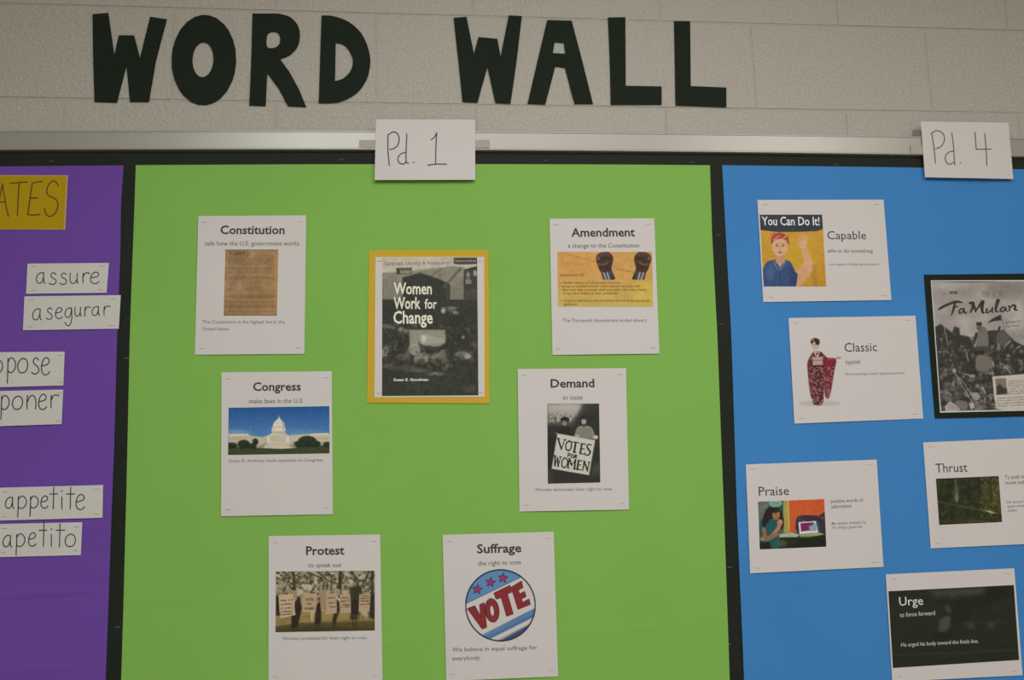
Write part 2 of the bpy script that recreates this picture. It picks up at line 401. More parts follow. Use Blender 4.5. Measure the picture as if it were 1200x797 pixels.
def ribbon(polys, wd):
    """strokes as flat ribbons of constant or given widths with round ends"""
    V = []; Fs = []
    for pl in polys:
        if isinstance(pl, tuple) and len(pl) == 2 and isinstance(pl[1], (list, np.ndarray)) and not np.isscalar(pl[0]) and len(np.shape(pl[1])) == 1 and np.shape(pl[0])[0] == len(pl[1]) and len(np.shape(pl[0])) == 2:
            pts, ws = np.array(pl[0], float), np.array(pl[1], float)
        else: pts, ws = np.array(pl, float), None
        if len(pts) == 1:
            n0 = len(V); V += [pts[0] + wd * .75 * np.array([math.cos(t), math.sin(t)]) for t in np.linspace(0, math.tau, 9)[:-1]]; Fs.append(tuple(range(n0, n0 + 8))); continue
        if len(pts) > 2:
            k = 4; sp = np.array(spline(pts, k)); t = np.linspace(0, len(pts) - 1, len(sp)); ws = np.interp(t, range(len(pts)), ws) if ws is not None else np.full(len(sp), wd); pts = sp
        elif ws is None: ws = np.full(len(pts), wd)
        d = np.gradient(pts, axis=0); d /= np.maximum(np.linalg.norm(d, axis=1, keepdims=True), 1e-9); nrm = np.stack([-d[:, 1], d[:, 0]], 1)
        n0 = len(V); m = len(pts)
        for i in range(m): V += [pts[i] + nrm[i] * ws[i] / 2, pts[i] - nrm[i] * ws[i] / 2]
        for i in range(m - 1): Fs.append((n0 + 2 * i, n0 + 2 * i + 1, n0 + 2 * i + 3, n0 + 2 * i + 2))
        for e, sg in ((0, -1), (m - 1, 1)):
            n1_ = len(V); c = pts[e]; a0 = math.atan2(d[e][1], d[e][0]) * 1.0
            V += [c + ws[e] / 2 * sg * np.array([math.cos(a0 + t), math.sin(a0 + t)]) for t in np.linspace(-math.pi / 2, math.pi / 2, 6)]
            Fs.append(tuple(range(n1_, n1_ + 6)))
    return np.array(V), Fs
def strokes(sh, crop, polys, wd, rgb, name='handwriting', up=.0003, parent=None):
    V, Fs = ribbon(polys, wd); return mesh(name, sh.lay(crop(V), up), Fs, ink(rgb), parent or sh.root)

GL = {
 'a': [[(.85, .95), (.55, 1), (.2, .8), (.02, .4), (.15, .08), (.4, 0), (.65, .15), (.82, .55), (.85, .95)], [(.86, 1), (.84, .5), (.88, .1), (1, 0)]],
 's': [[(.95, .85), (.65, 1), (.35, .92), (.25, .72), (.5, .55), (.85, .42), (1, .2), (.8, .02), (.4, -.05), (0, .06)]],
 'u': [[(.05, 1), (0, .5), (.1, .1), (.35, -.02), (.65, .1), (.85, .4)], [(.9, 1), (.87, .4), (.93, .05), (1.02, .02)]],
 'r': [[(.15, .97), (.1, .5), (.12, 0)], [(.12, .55), (.3, .85), (.6, 1), (1, .93)]],
 'e': [[(.05, .5), (.5, .55), (.85, .65), (.95, .85), (.7, 1), (.35, .95), (.1, .7), (0, .4), (.1, .1), (.4, -.03), (.75, 0), (1, .15)]],
 'g': [[(.85, .95), (.55, 1), (.2, .8), (.02, .4), (.15, .08), (.4, 0), (.65, .15), (.82, .55), (.85, .95)], [(.88, 1), (.9, .4), (.87, -.3), (.62, -.8), (.25, -.8), (.0, -.5)]],
 'p': [[(.08, .98), (.06, .3), (0, -.75)], [(.08, .7), (.3, 1), (.65, 1), (.95, .7), (.9, .3), (.6, .03), (.25, 0), (.08, .15)]],
 'o': [[(.5, 1), (.15, .8), (0, .4), (.18, .06), (.5, 0), (.85, .15), (1, .55), (.85, .9), (.5, 1)]],
 'n': [[(.1, 1), (.05, .5), (.08, 0)], [(.08, .5), (.35, .9), (.7, 1), (.95, .75), (1, .35), (.95, 0)]],
}
def hand(glyphs):
    out = []
    for g in glyphs:
        ch = g[0]
        if ch == 't': _, x0, x1, xs_, yt, yb, yc = g; out += [[(xs_ + 2, yt), (xs_, (yt + yb) / 2), (xs_ - 3, yb)], [(x0, yc), (x1, yc - 2)]]
        elif ch == 'i': _, x, yt, yb, yd = g; out += [[(x, yt), (x - 1, (yt + yb) / 2), (x, yb)], [(x, yd)]]
        else:
            _, x0, x1, yt, yb = g
            for st in GL[ch]: out.append([(x0 + (x1 - x0) * p[0], yb - (yb - yt) * p[1]) for p in st])
    return out

def vnoise(x, y, s, seed):
    """smooth value noise, period s in the measuring units"""
    r = np.random.default_rng(seed).random((64, 64)); gx, gy = x / s % 64, y / s % 64
    i, j = np.floor(gx).astype(int), np.floor(gy).astype(int); fx, fy = gx - i, gy - j; fx = fx * fx * (3 - 2 * fx); fy = fy * fy * (3 - 2 * fy)
    i1, j1 = (i + 1) % 64, (j + 1) % 64; i, j = i % 64, j % 64
    return (r[i, j] * (1 - fx) + r[i1, j] * fx) * (1 - fy) + (r[i, j1] * (1 - fx) + r[i1, j1] * fx) * fy
class Pic:
    """a print: a fine grid of ink colours on the sheet, painted shape by shape in Python"""
    def __init__(s, sh, crop, quad, res=1.7, bg=(128, 128, 128), pcrop=None):
        s.sh = sh; s.q = crop(quad); a, b_, c, d = s.q
        s.nu = int(np.linalg.norm(b_ - a) * res); s.nv = int(np.linalg.norm(d - a) * res)
        U, Vv = np.meshgrid(np.linspace(0, 1, s.nu + 1), np.linspace(0, 1, s.nv + 1)); u = U.ravel()[:, None]; v = Vv.ravel()[:, None]
        s.u, s.v = u[:, 0], v[:, 0]
        s.p = a * (1 - u) * (1 - v) + b_ * u * (1 - v) + c * u * v + d * (1 - u) * v
        s.use(pcrop or crop); s.c = np.tile(np.array(bg, float), (len(s.p), 1)); s.mask = None
    def use(s, crop): s.f = crop.f; w_ = (s.p - crop.o) * crop.f; s.x, s.y = w_[:, 0], w_[:, 1]; return s
    def put(s, m, col, a=1.0):
        m = np.clip(m, 0, 1)[:, None] * a; s.c = s.c * (1 - m) + np.asarray(col, float) * m; return m[:, 0]
    def sd(s, pts):
        pts = np.array(pts, float); n = len(pts); d = np.full(len(s.x), 1e9); ins = np.zeros(len(s.x), bool)
        for i in range(n):
            a, b_ = pts[i], pts[(i + 1) % n]; e = b_ - a; wx, wy = s.x - a[0], s.y - a[1]
            t = np.clip((wx * e[0] + wy * e[1]) / max(e @ e, 1e-9), 0, 1); d = np.minimum(d, np.hypot(wx - t * e[0], wy - t * e[1]))
            c = ((a[1] > s.y) != (b_[1] > s.y))
            with np.errstate(divide='ignore', invalid='ignore'): xi = a[0] + (s.y - a[1]) * e[0] / (e[1] if e[1] else 1e-9)
            ins ^= c & (s.x < xi)
        return np.where(ins, -d, d)
    def poly(s, pts, col, a=1, soft=.45, smooth=0):
        if smooth: pts = spline(pts, smooth, True)
        return s.put(.5 - s.sd(pts) / (soft * 2 * s.f), col, a)
    def ell(s, cx, cy, rx, ry, col, a=1, soft=.45, rot=0):
        dx, dy = s.x - cx, s.y - cy; c_, s_ = math.cos(rot), math.sin(rot); X, Y = dx * c_ + dy * s_, -dx * s_ + dy * c_
        r = np.hypot(X / rx, Y / ry); return s.put(.5 - (r - 1) * min(rx, ry) / (soft * 2 * s.f), col, a)
    def line(s, pts, wd, col, a=1, soft=.4, smooth=0):
        if smooth: pts = spline(pts, smooth)
        d = np.full(len(s.x), 1e9)
        for p, q in zip(pts, pts[1:]):
            p, q = np.array(p, float), np.array(q, float); e = q - p; wx, wy = s.x - p[0], s.y - p[1]; t = np.clip((wx * e[0] + wy * e[1]) / max(e @ e, 1e-9), 0, 1)
            d = np.minimum(d, np.hypot(wx - t * e[0], wy - t * e[1]))
        return s.put(.5 - (d - wd / 2) / (soft * 2 * s.f), col, a)
    def grad(s, c0, c1, y0, y1):
        t = np.clip((s.y - y0) / (y1 - y0), 0, 1)[:, None]; s.c = np.array(c0, float) * (1 - t) + np.array(c1, float) * t
    def n(s, scale, seed): return vnoise(s.x + 9999, s.y + 9999, scale, seed)
    def grain(s, am, scale, seed): s.c = s.c + (s.n(scale, seed)[:, None] - .5) * 2 * am
    def scribble(s, x0, x1, y, hgt, col, a=.8, seed=1, slope=0):
        """a line of print too small to read"""
        yy = y + (s.x - x0) * slope; m = (np.abs(s.y - yy) < hgt / 2) & (s.x > x0) & (s.x < x1)
        s.put(m * (s.n(hgt * .55, seed) > .33) * 1.0, col, a)
    def done(s, name='picture', up=.0002, label=None):
        V = s.sh.lay(s.p, up); nu, nv = s.nu, s.nv
        Fc = [(j * (nu + 1) + i, (j + 1) * (nu + 1) + i, (j + 1) * (nu + 1) + i + 1, j * (nu + 1) + i + 1) for j in range(nv) for i in range(nu)]
        if s.mask is not None: Fc = [f for f in Fc if s.mask[f[0]] or s.mask[f[2]] or s.mask[f[1]] or s.mask[f[3]]]
        me = bpy.data.meshes.new(name); me.from_pydata(V.tolist(), [], Fc)
        at = me.color_attributes.new('ink', 'FLOAT_COLOR', 'POINT'); c = np.ones((len(V), 4)); cc = s.c * .96; gr = cc.mean(1, keepdims=True); c[:, :3] = alb(np.clip(gr + (cc - gr) * .88, 0, 255))
        at.data.foreach_set('color', c.ravel()); me.update()
        o = link(name, me, M_print, s.sh.root)
        if label: o['label'] = label
        return o

INK = (58, 57, 58); INK2 = (98, 95, 95); INK3 = (116, 112, 112)
GW = 'printed vocabulary sheets on the green paper'; BLU = 'printed vocabulary sheets on the blue paper'; CARDS = 'handwritten word cards on the purple paper'

# ---- green paper
k = Crop(220, 240, 4.193)
s = Sheet('vocabulary_sheet', 'white sheet headed Constitution with a brown old document picture', 'paper', k([(52, 55), (582, 52), (573, 733), (35, 737)]), M_sheet, group=GW)
text(s, k, 'Constitution', (160, 143), (476, 143), 40, INK, .022, 'title'); text(s, k, 'tells how the U.S. government works', (83, 200), (548, 200), 21, INK2, .004, 'subtitle')
text(s, k, 'The Constitution is the highest law in the', (72, 583), (476, 583), 16, INK3, .004, 'caption'); text(s, k, 'United States.', (72, 617), (205, 617), 16, INK3, .004, 'caption')
p = Pic(s, k, [(185, 220), (445, 220), (438, 545), (177, 545)], bg=(158, 122, 82))
p.grain(14, 45, 3); p.grain(10, 12, 5)
t = np.clip((p.x - 330) / 100, 0, 1); p.put(t * .35, (178, 128, 52))
for i, y in enumerate(range(252, 530, 7)):
    p.scribble(200, 425, y + 2 * math.sin(i), 4.5, (110, 80, 52), .45 if not 395 < y < 440 else .15, 20 + i)
p.scribble(205, 300, 240, 16, (95, 68, 45), .6, 71)
for y, a in ((300, .3), (318, .25), (432, .3), (462, .35), (485, .3), (512, .45)): p.line([(185, y), (300, y + 4), (440, y + 2)], 5, (196, 152, 96), a, soft=1)
p.line([(185, 222), (445, 222)], 5, (90, 70, 52), .6); p.line([(177, 542), (438, 542)], 5, (110, 84, 62), .5); p.line([(183, 220), (177, 545)], 3, (120, 95, 70), .5)
p.done()

k = Crop(250, 425, 4.193)
s = Sheet('vocabulary_sheet', 'white sheet headed Congress with a blue picture of a white domed building', 'paper', k([(40, 48), (582, 42), (587, 745), (38, 755)]), M_sheet, group=GW)
text(s, k, 'Congress', (195, 138), (430, 137), 40, INK, .022, 'title'); text(s, k, 'make laws in the U.S.', (175, 200), (443, 197), 21, INK2, .004, 'subtitle')
text(s, k, 'Susan B. Anthony made speeches to Congress.', (77, 490), (543, 485), 15, INK3, .004, 'caption')
p = Pic(s, k, [(75, 222), (570, 214), (571, 446), (72, 454)]); p.grad((18, 78, 150), (85, 140, 195), 215, 400)
p.ell(110, 345, 50, 12, (150, 180, 205), .6, soft=3); p.ell(420, 345, 80, 12, (110, 155, 195), .5, soft=3)
p.poly([(70, 396), (270, 394), (380, 392), (575, 390), (575, 425), (70, 430)], (62, 66, 44), soft=1)
Wc = (214, 204, 180); Sh = (160, 150, 130); Dk = (118, 110, 98)
p.poly([(75, 358), (165, 352), (185, 360), (245, 366), (262, 358), (262, 412), (75, 416)], (190, 178, 155)); p.poly([(380, 356), (455, 352), (560, 346), (570, 350), (570, 405), (380, 410)], (196, 184, 160))
p.poly([(75, 352), (170, 350), (175, 356), (75, 360)], (220, 210, 190)); p.poly([(478, 350), (562, 347), (565, 353), (478, 356)], (220, 210, 190))
for x in list(range(84, 168, 12)) + list(range(488, 562, 12)): p.line([(x, 370), (x, 378)], 4, Dk, .6); p.line([(x, 388), (x, 396)], 4, Dk, .5)
p.poly([(262, 362), (282, 350), (355, 350), (378, 360), (378, 412), (262, 414)], Wc)
p.poly([(286, 352), (288, 335), (352, 334), (354, 352)], (205, 195, 172)); p.poly([(290, 336), (292, 312), (300, 292), (312, 281), (322, 278), (334, 282), (346, 294), (351, 314), (352, 336)], (218, 210, 190), smooth=3)
p.poly([(336, 284), (350, 300), (353, 334), (342, 334)], Sh, .55, soft=1); p.line([(293, 318), (350, 316)], 3, Sh, .8)
for x in range(294, 352, 7): p.line([(x, 338), (x, 350)], 2.5, Dk, .6); p.line([(x, 300), (322 + (x - 322) * .7, 286)], 1.5, Sh, .4)
p.poly([(316, 282), (317, 272), (329, 272), (330, 282)], (220, 212, 195)); p.line([(323, 274), (323, 263)], 3.5, (200, 195, 185))
for x in range(282, 362, 10): p.line([(x, 364), (x, 388)], 3.5, Dk, .7)
p.line([(272, 360), (370, 358)], 3, Sh, .8); p.poly([(240, 415), (270, 392), (370, 390), (402, 412), (402, 424), (240, 426)], (200, 190, 168)); p.poly([(205, 420), (250, 395), (262, 400), (240, 424)], (150, 142, 122)); p.poly([(378, 398), (410, 415), (400, 424), (370, 408)], (150, 142, 122))
for x in range(268, 380, 12): p.line([(x, 400), (x, 410)], 3, Sh, .6)
G1, G2 = (28, 42, 22), (40, 56, 28)
p.poly([(60, 455), (60, 420), (200, 418), (330, 424), (400, 420), (580, 410), (580, 455)], (58, 66, 32))
for e in ((95, 408, 24, 14), (150, 402, 30, 22), (207, 390, 14, 17), (190, 410, 20, 14), (462, 388, 46, 28), (425, 400, 30, 15), (500, 400, 28, 16), (560, 402, 20, 12), (80, 405, 12, 10)): p.ell(*e, G1, soft=.8); p.ell(e[0] - 5, e[1] - e[3] * .4, e[2] * .6, e[3] * .4, G2, .7, soft=1.5)
p.grain(7, 6, 8); p.done()

k = Crop(305, 615, 4.38)
s = Sheet('vocabulary_sheet', 'white sheet headed Protest with a picture of people holding placards', 'paper', k([(43, 58), (615, 50), (628, 808), (42, 816)]), M_sheet, group=GW)
text(s, k, 'Protest', (235, 155), (432, 152), 43, INK, .022, 'title'); text(s, k, 'to speak out', (247, 218), (416, 217), 22, INK2, .004, 'subtitle')
text(s, k, 'Women protested for their right to vote.', (113, 592), (550, 587), 16, INK3, .004, 'caption')
q = Crop(320, 665, 8.856)
p = Pic(s, k, [(80, 240), (588, 236), (588, 543), (78, 552)], pcrop=q, bg=(150, 138, 108))
p.put(np.clip((p.n(60, 4) - .35) * 2.2, 0, 1), (186, 176, 152)); m = (p.n(28, 9) * .6 + p.n(12, 10) * .4)
p.put(np.clip((m - .5) * 6, 0, 1) * (p.y < 300), (66, 62, 36), .8)
for pts, wd in (([(215, 240), (220, 120), (200, 40)], 28), ([(220, 150), (130, 60)], 10), ([(190, 220), (110, 110), (60, 60)], 7), ([(690, 300), (695, 160), (700, 40)], 36), ([(690, 180), (560, 130), (480, 60)], 12), ([(520, 230), (520, 130), (360, 50)], 14), ([(600, 240), (610, 110), (560, 40)], 12), ([(900, 250), (860, 130), (820, 45)], 16), ([(910, 220), (960, 120), (990, 45)], 16), ([(1030, 600), (1030, 40)], 28), ([(950, 250), (1010, 190)], 8), ([(430, 180), (380, 90)], 7)):
    p.line(pts, wd, (44, 38, 24), .85, soft=1, smooth=4)
p.poly([(790, 210), (900, 190), (930, 260), (900, 560), (800, 560), (795, 300)], (46, 44, 28), .9, soft=2); p.poly([(990, 280), (1060, 280), (1060, 560), (985, 540)], (40, 38, 26), .85, soft=2)
p.poly([(20, 470), (300, 440), (820, 470), (1060, 540), (1060, 600), (20, 610)], (140, 118, 62), .85, soft=1.5)
p.poly([(270, 460), (500, 450), (640, 480), (800, 480), (760, 560), (500, 590), (270, 570)], (152, 134, 66), .8, soft=1.5)
p.poly([(20, 610), (300, 575), (1070, 555), (1070, 680), (20, 680)], (84, 72, 36), soft=1); p.poly([(20, 655), (400, 610), (1070, 640), (1070, 690), (20, 690)], (66, 56, 34), soft=2)
for pts in ([(225, 360), (275, 300), (300, 420), (270, 560), (250, 625), (190, 630), (190, 500), (220, 450)], [(455, 380), (490, 330), (500, 480), (500, 580), (430, 590), (440, 450)], [(655, 360), (690, 350), (690, 450), (650, 570), (615, 570), (630, 480), (655, 470)], [(30, 330), (60, 330), (70, 500), (30, 500)], [(820, 360), (890, 360), (880, 540), (800, 540)], [(545, 370), (560, 360), (560, 440), (540, 440)]):
    p.poly(pts, (48, 34, 30), soft=.8)
for hx, hy in ((262, 330), (655, 352), (850, 350), (45, 318), (480, 335)): p.ell(hx, hy, 20, 24, (44, 34, 30), soft=.8)
rp = random.Random(5)
for i in range(60):
    bx, by = rp.uniform(40, 1040), rp.uniform(45, 240); p.line([(bx, by), (bx + rp.uniform(-60, 60), by + rp.uniform(-50, 30))], rp.uniform(3, 6), (58, 50, 32), .6, soft=.7)
for i in range(26):
    bx = rp.uniform(40, 1040); p.ell(bx, rp.uniform(500, 600), rp.uniform(20, 50), 7, (108, 92, 46), .4, soft=1.5)
for bx in (205, 235, 452, 478, 628, 645, 830, 862): p.line([(bx, 520), (bx - 4, 610)], 12, (38, 30, 24), .8, soft=.8)
p.ell(640, 390, 14, 20, (120, 70, 50)); p.ell(262, 325, 18, 22, (60, 40, 32)); p.ell(470, 350, 14, 20, (150, 110, 90))
Pl = (178, 150, 118)
for pts in ([(150, 245), (250, 235), (250, 330), (160, 320)], [(470, 245), (555, 238), (550, 430), (500, 440), (485, 330)], [(660, 230), (700, 225), (700, 290), (662, 290)]): p.poly(pts, (158, 128, 98))
PL = ([(55, 285), (205, 275), (232, 490), (75, 522)], [(312, 272), (458, 268), (440, 462), (302, 452)], [(553, 272), (660, 268), (662, 470), (545, 482)], [(690, 285), (800, 280), (808, 468), (703, 478)], [(895, 280), (1012, 270), (1000, 462), (888, 462)])
for i, pts in enumerate(PL):
    p.poly(pts, Pl if i != 0 else (190, 164, 132))
for (x0, x1, ys) in ((78, 205, (345, 385, 428, 462, 490)), (322, 428, ()), (565, 650, (320, 370, 412)), (705, 795, (318, 352, 390, 412)), (905, 1000, (300, 325, 352, 385))):
    for i, y in enumerate(ys): p.scribble(x0, x1, y, 15, (92, 70, 54), .75, 30 + i + x0, slope=-.06)
p.line([(78, 525), (232, 490)], 6, (225, 205, 180), .8); p.line([(302, 455), (440, 462)], 6, (225, 205, 180), .7); p.line([(548, 484), (660, 470)], 5, (215, 195, 170), .6)
p.line([(385, 465), (380, 580)], 5, (110, 90, 60)); p.poly([(385, 462), (430, 465), (415, 560), (390, 560)], (185, 170, 140), .8); p.line([(910, 465), (905, 540)], 6, (170, 150, 130), .7); p.line([(960, 465), (965, 540)], 6, (170, 150, 130), .7)
p.grain(6, 8, 6); po = p.done()
text(s, q, 'VOTES', (335, 348), (420, 345), 26, (88, 66, 52), .03, 'placard_lettering', .0004, parent=po); text(s, q, 'FOR', (350, 390), (402, 388), 20, (88, 66, 52), .03, 'placard_lettering', .0004, parent=po); text(s, q, 'WOMEN', (322, 440), (428, 438), 24, (88, 66, 52), .03, 'placard_lettering', .0004, parent=po)

k = Crop(510, 615, 4.38)
s = Sheet('vocabulary_sheet', 'white sheet headed Suffrage with a round red, white and blue vote badge', 'paper', k([(38, 52), (608, 36), (631, 779), (57, 802)]), M_sheet, group=GW)
text(s, k, 'Suffrage', (215, 146), (443, 140), 44, INK, .022, 'title'); text(s, k, 'the right to vote', (220, 210), (440, 203), 23, INK2, .004, 'subtitle')
text(s, k, 'We believe in equal suffrage for', (88, 652), (523, 640), 21, INK2, .004, 'caption'); text(s, k, 'everybody.', (88, 697), (236, 692), 21, INK2, .004, 'caption')
p = Pic(s, k, [(148, 222), (524, 222), (524, 606), (148, 606)], res=2.2, bg=(196, 190, 188))
p.poly([(100, 433), (500, 241), (500, 200), (100, 200)], (84, 132, 182)); p.line([(160, 404), (440, 269)], 3, (50, 62, 82), .8)
p.poly([(200, 592), (560, 405), (560, 448), (230, 612)], (76, 122, 176)); p.line([(230, 572), (520, 426)], 3, (50, 62, 82), .8); p.line([(262, 588), (520, 456)], 3, (50, 62, 82), .8)
p.poly([(300, 612), (540, 484), (540, 620)], (62, 70, 112)); p.line([(300, 606), (500, 502)], 3, (50, 62, 82), .8)
for cx, cy in ((216, 332), (284, 296), (348, 274)):
    for R_, col in ((30, (52, 45, 88)), (21, (168, 42, 92))): p.poly([(cx + R_ * (1 if i % 2 == 0 else .48) * math.sin(i * math.pi / 5 + .1), cy - R_ * (1 if i % 2 == 0 else .48) * math.cos(i * math.pi / 5 + .1)) for i in range(10)], col)
RD, OL = (142, 38, 44), (66, 20, 28)
V_ = [(168, 432), (202, 418), (235, 478), (230, 412), (250, 403), (262, 525), (242, 533)]
T_ = [(304, 352), (382, 314), (390, 345), (368, 354), (398, 456), (368, 468), (340, 372), (314, 380)]
E_ = [(392, 322), (442, 292), (448, 322), (424, 334), (432, 358), (458, 345), (464, 368), (440, 380), (448, 402), (480, 384), (486, 408), (426, 432)]
for pts in (V_, T_, E_):
    c_ = np.mean(pts, 0); p.line(list(pts) + [pts[0]], 7, OL); p.poly(pts, RD)
p.ell(292, 440, 37, 62, OL, rot=-.12); p.ell(292, 440, 33, 58, RD, rot=-.12); p.ell(292, 442, 13, 31, OL, rot=-.12); p.ell(292, 442, 9.5, 27, (196, 190, 188), rot=-.12)
r = np.hypot((p.x - 335) / 181, (p.y - 414) / 185); p.put(.5 - (np.abs(r - .985) * 182 - 3.5) / 3, (34, 44, 62)); p.mask = r < 1.0
p.done('badge')

k = Crop(635, 245, 4.427)
s = Sheet('vocabulary_sheet', 'white sheet headed Amendment with an orange picture of two raised fists', 'paper', k([(40, 50), (583, 48), (610, 750), (55, 757)]), M_sheet, group=GW)
text(s, k, 'Amendment', (153, 143), (483, 141), 43, INK, .022, 'title'); text(s, k, 'a change to the Constitution', (135, 201), (505, 199), 22, INK2, .004, 'subtitle')
text(s, k, 'The Thirteenth Amendment ended slavery.', (108, 587), (548, 585), 18, INK3, .004, 'caption')
q = Crop(650, 290, 9.6)
p = Pic(s, k, [(80, 222), (572, 222), (577, 507), (84, 507)], pcrop=q, bg=(206, 150, 72))
t = np.clip((p.y - 260) / 380, 0, 1); p.put(t, (198, 168, 74)); p.put(np.clip((p.x - 830) / 120, 0, 1) * np.clip((p.y - 350) / 50, 0, 1) * .6, (206, 182, 70)); p.put(np.clip((p.x - 620) / 300, 0, 1) * (p.y < 360) * .5, (196, 150, 66))
p.grain(6, 60, 3); p.line([(40, 50), (440, 155), (700, 225), (900, 285)], 6, (170, 110, 60), .7, soft=1); p.scribble(690, 880, 245, 16, (150, 100, 50), .5, 3, slope=.2)
p.line([(60, 110), (90, 90), (80, 130)], 5, (186, 112, 62), .6); p.scribble(100, 340, 170, 40, (196, 130, 66), .5, 8, slope=.1)
for sx, ox in ((1, 0), (-1, 1552)):
    X = lambda pts: [((ox + sx * a), b_) for a, b_ in pts]
    p.poly(X([(515, 250), (640, 245), (680, 350), (665, 365), (545, 362)]), (70, 62, 66)); p.poly(X([(515, 262), (540, 262), (560, 360), (545, 362)]), (90, 60, 38)); p.poly(X([(640, 270), (682, 345), (668, 362), (640, 350)]), (52, 38, 30))
    p.line(X([(552, 285), (580, 362)]), 15, (158, 160, 172)); p.line(X([(592, 282), (612, 358)]), 15, (158, 160, 172))
    p.poly(X([(465, 120), (480, 80), (530, 55), (590, 45), (630, 70), (660, 125), (640, 215), (625, 268), (520, 275), (490, 215), (470, 160)]), (62, 38, 26), smooth=3)
    for cx, cy in ((490, 105), (525, 82), (565, 70), (605, 78)): p.ell(ox + sx * cx, cy, 17, 24, (98, 62, 44), .85, soft=.6)
    p.ell(ox + sx * 492, 128, 16, 14, (150, 90, 74), .8); p.line(X([(500, 185), (545, 195), (600, 165)]), 17, (128, 88, 70), .8, soft=.7, smooth=4); p.line(X([(560, 130), (610, 120)]), 14, (38, 22, 18), .8, soft=.8); p.line(X([(530, 225), (610, 225)]), 22, (46, 30, 22), .7, soft=1)
p.grain(5, 9, 4); p.line([(30, 668), (1110, 664)], 12, (176, 160, 90), .5); po = p.done()
TI = (122, 88, 34)
for tx, x0, x1, y in (('Amendment XIII', 62, 335, 322), ('Neither slavery nor involuntary servitude,', 92, 740, 408), ('except as a punishment for crime whereof the party shall', 85, 965, 447), ('have been duly convicted, shall exist within the United States,', 85, 1035, 488), ('or any place subject to their jurisdiction.', 92, 715, 527), ('Congress shall have power to enforce this article by appropriate', 98, 1075, 610), ('legislation.', 98, 255, 650)):
    text(s, q, tx, (x0, y), (x1, y), 27, TI, .012, 'print', .0004, .3, parent=po)
for b_ in ((64, 398), (66, 602)): strokes(s, q, [[b_]], 9, TI, 'bullet', .0004, po)

k = Crop(600, 420, 4.193)
s = Sheet('vocabulary_sheet', 'white sheet headed Demand, two women with a placard', 'paper', k([(28, 52), (560, 48), (575, 743), (37, 753)]), M_sheet, group=GW)
text(s, k, 'Demand', (190, 143), (405, 141), 40, INK, .022, 'title'); text(s, k, 'to insist', (250, 203), (348, 203), 22, INK2, .004, 'subtitle')
text(s, k, 'Women demanded their right to vote.', (113, 653), (495, 649), 16, INK3, .004, 'caption')
q = Crop(640, 470, 7.97)
p = Pic(s, k, [(173, 222), (428, 222), (434, 610), (176, 616)], pcrop=q, bg=(46, 46, 40), res=2)
p.poly([(0, 20), (350, 20), (340, 90), (280, 160), (240, 215), (0, 215)], (160, 154, 144), soft=4); p.ell(200, 50, 180, 60, (184, 176, 166), .7, soft=6)
p.put(np.clip((p.n(14, 2) - .45) * 4, 0, 1) * np.clip((p.y - 90) / 80, 0, 1) * (p.y < 225) * (p.x < 330), (84, 82, 74), .8)
p.poly([(340, 20), (500, 20), (510, 770), (0, 770), (0, 215), (240, 215), (300, 120)], (42, 42, 36), .75, soft=3); p.poly([(0, 330), (120, 330), (60, 640), (0, 650)], (34, 34, 29), soft=2); p.ell(180, 225, 60, 30, (70, 70, 62), .5, soft=3)
p.poly([(430, 600), (510, 580), (512, 680), (420, 690)], (92, 90, 82), .5, soft=4)
p.poly([(90, 330), (115, 260), (150, 235), (205, 235), (240, 270), (250, 340), (100, 340)], (34, 34, 30), soft=1)
p.ell(176, 178, 40, 30, (40, 38, 34)); p.ell(172, 205, 20, 24, (150, 144, 134)); p.line([(160, 202), (184, 202)], 6, (60, 56, 52), .8); p.line([(165, 218), (180, 218)], 3, (80, 74, 70), .8); p.ell(176, 170, 38, 18, (34, 32, 30))
p.poly([(265, 320), (290, 250), (330, 232), (385, 232), (430, 255), (455, 330), (440, 355), (270, 330)], (136, 132, 122), smooth=3)
for x in range(290, 430, 16): p.line([(x, 255), (x + 6, 345)], 5, (92, 90, 82), .7, soft=.8)
p.ell(350, 180, 36, 36, (38, 36, 33)); p.ell(352, 188, 22, 30, (176, 170, 158)); p.line([(338, 182), (346, 182)], 5, (60, 56, 52)); p.line([(358, 182), (366, 182)], 5, (60, 56, 52)); p.line([(344, 204), (360, 204)], 4, (90, 80, 76)); p.ell(352, 158, 27, 13, (36, 34, 31)); p.poly([(335, 225), (372, 225), (352, 250)], (60, 58, 54))
p.ell(463, 338, 22, 19, (186, 180, 168)); p.ell(292, 326, 20, 11, (170, 164, 152))
p.poly([(20, 650), (60, 640), (60, 770), (20, 770)], (66, 64, 58), .6, soft=4)
p.line([(105, 302), (92, 300)], 8, (150, 145, 135))
p.poly([(105, 303), (458, 366), (400, 693), (52, 632)], (192, 190, 178))
p.grain(5, 8, 8); po = p.done()
LT = (52, 52, 48)
def hw(y0, st): return st
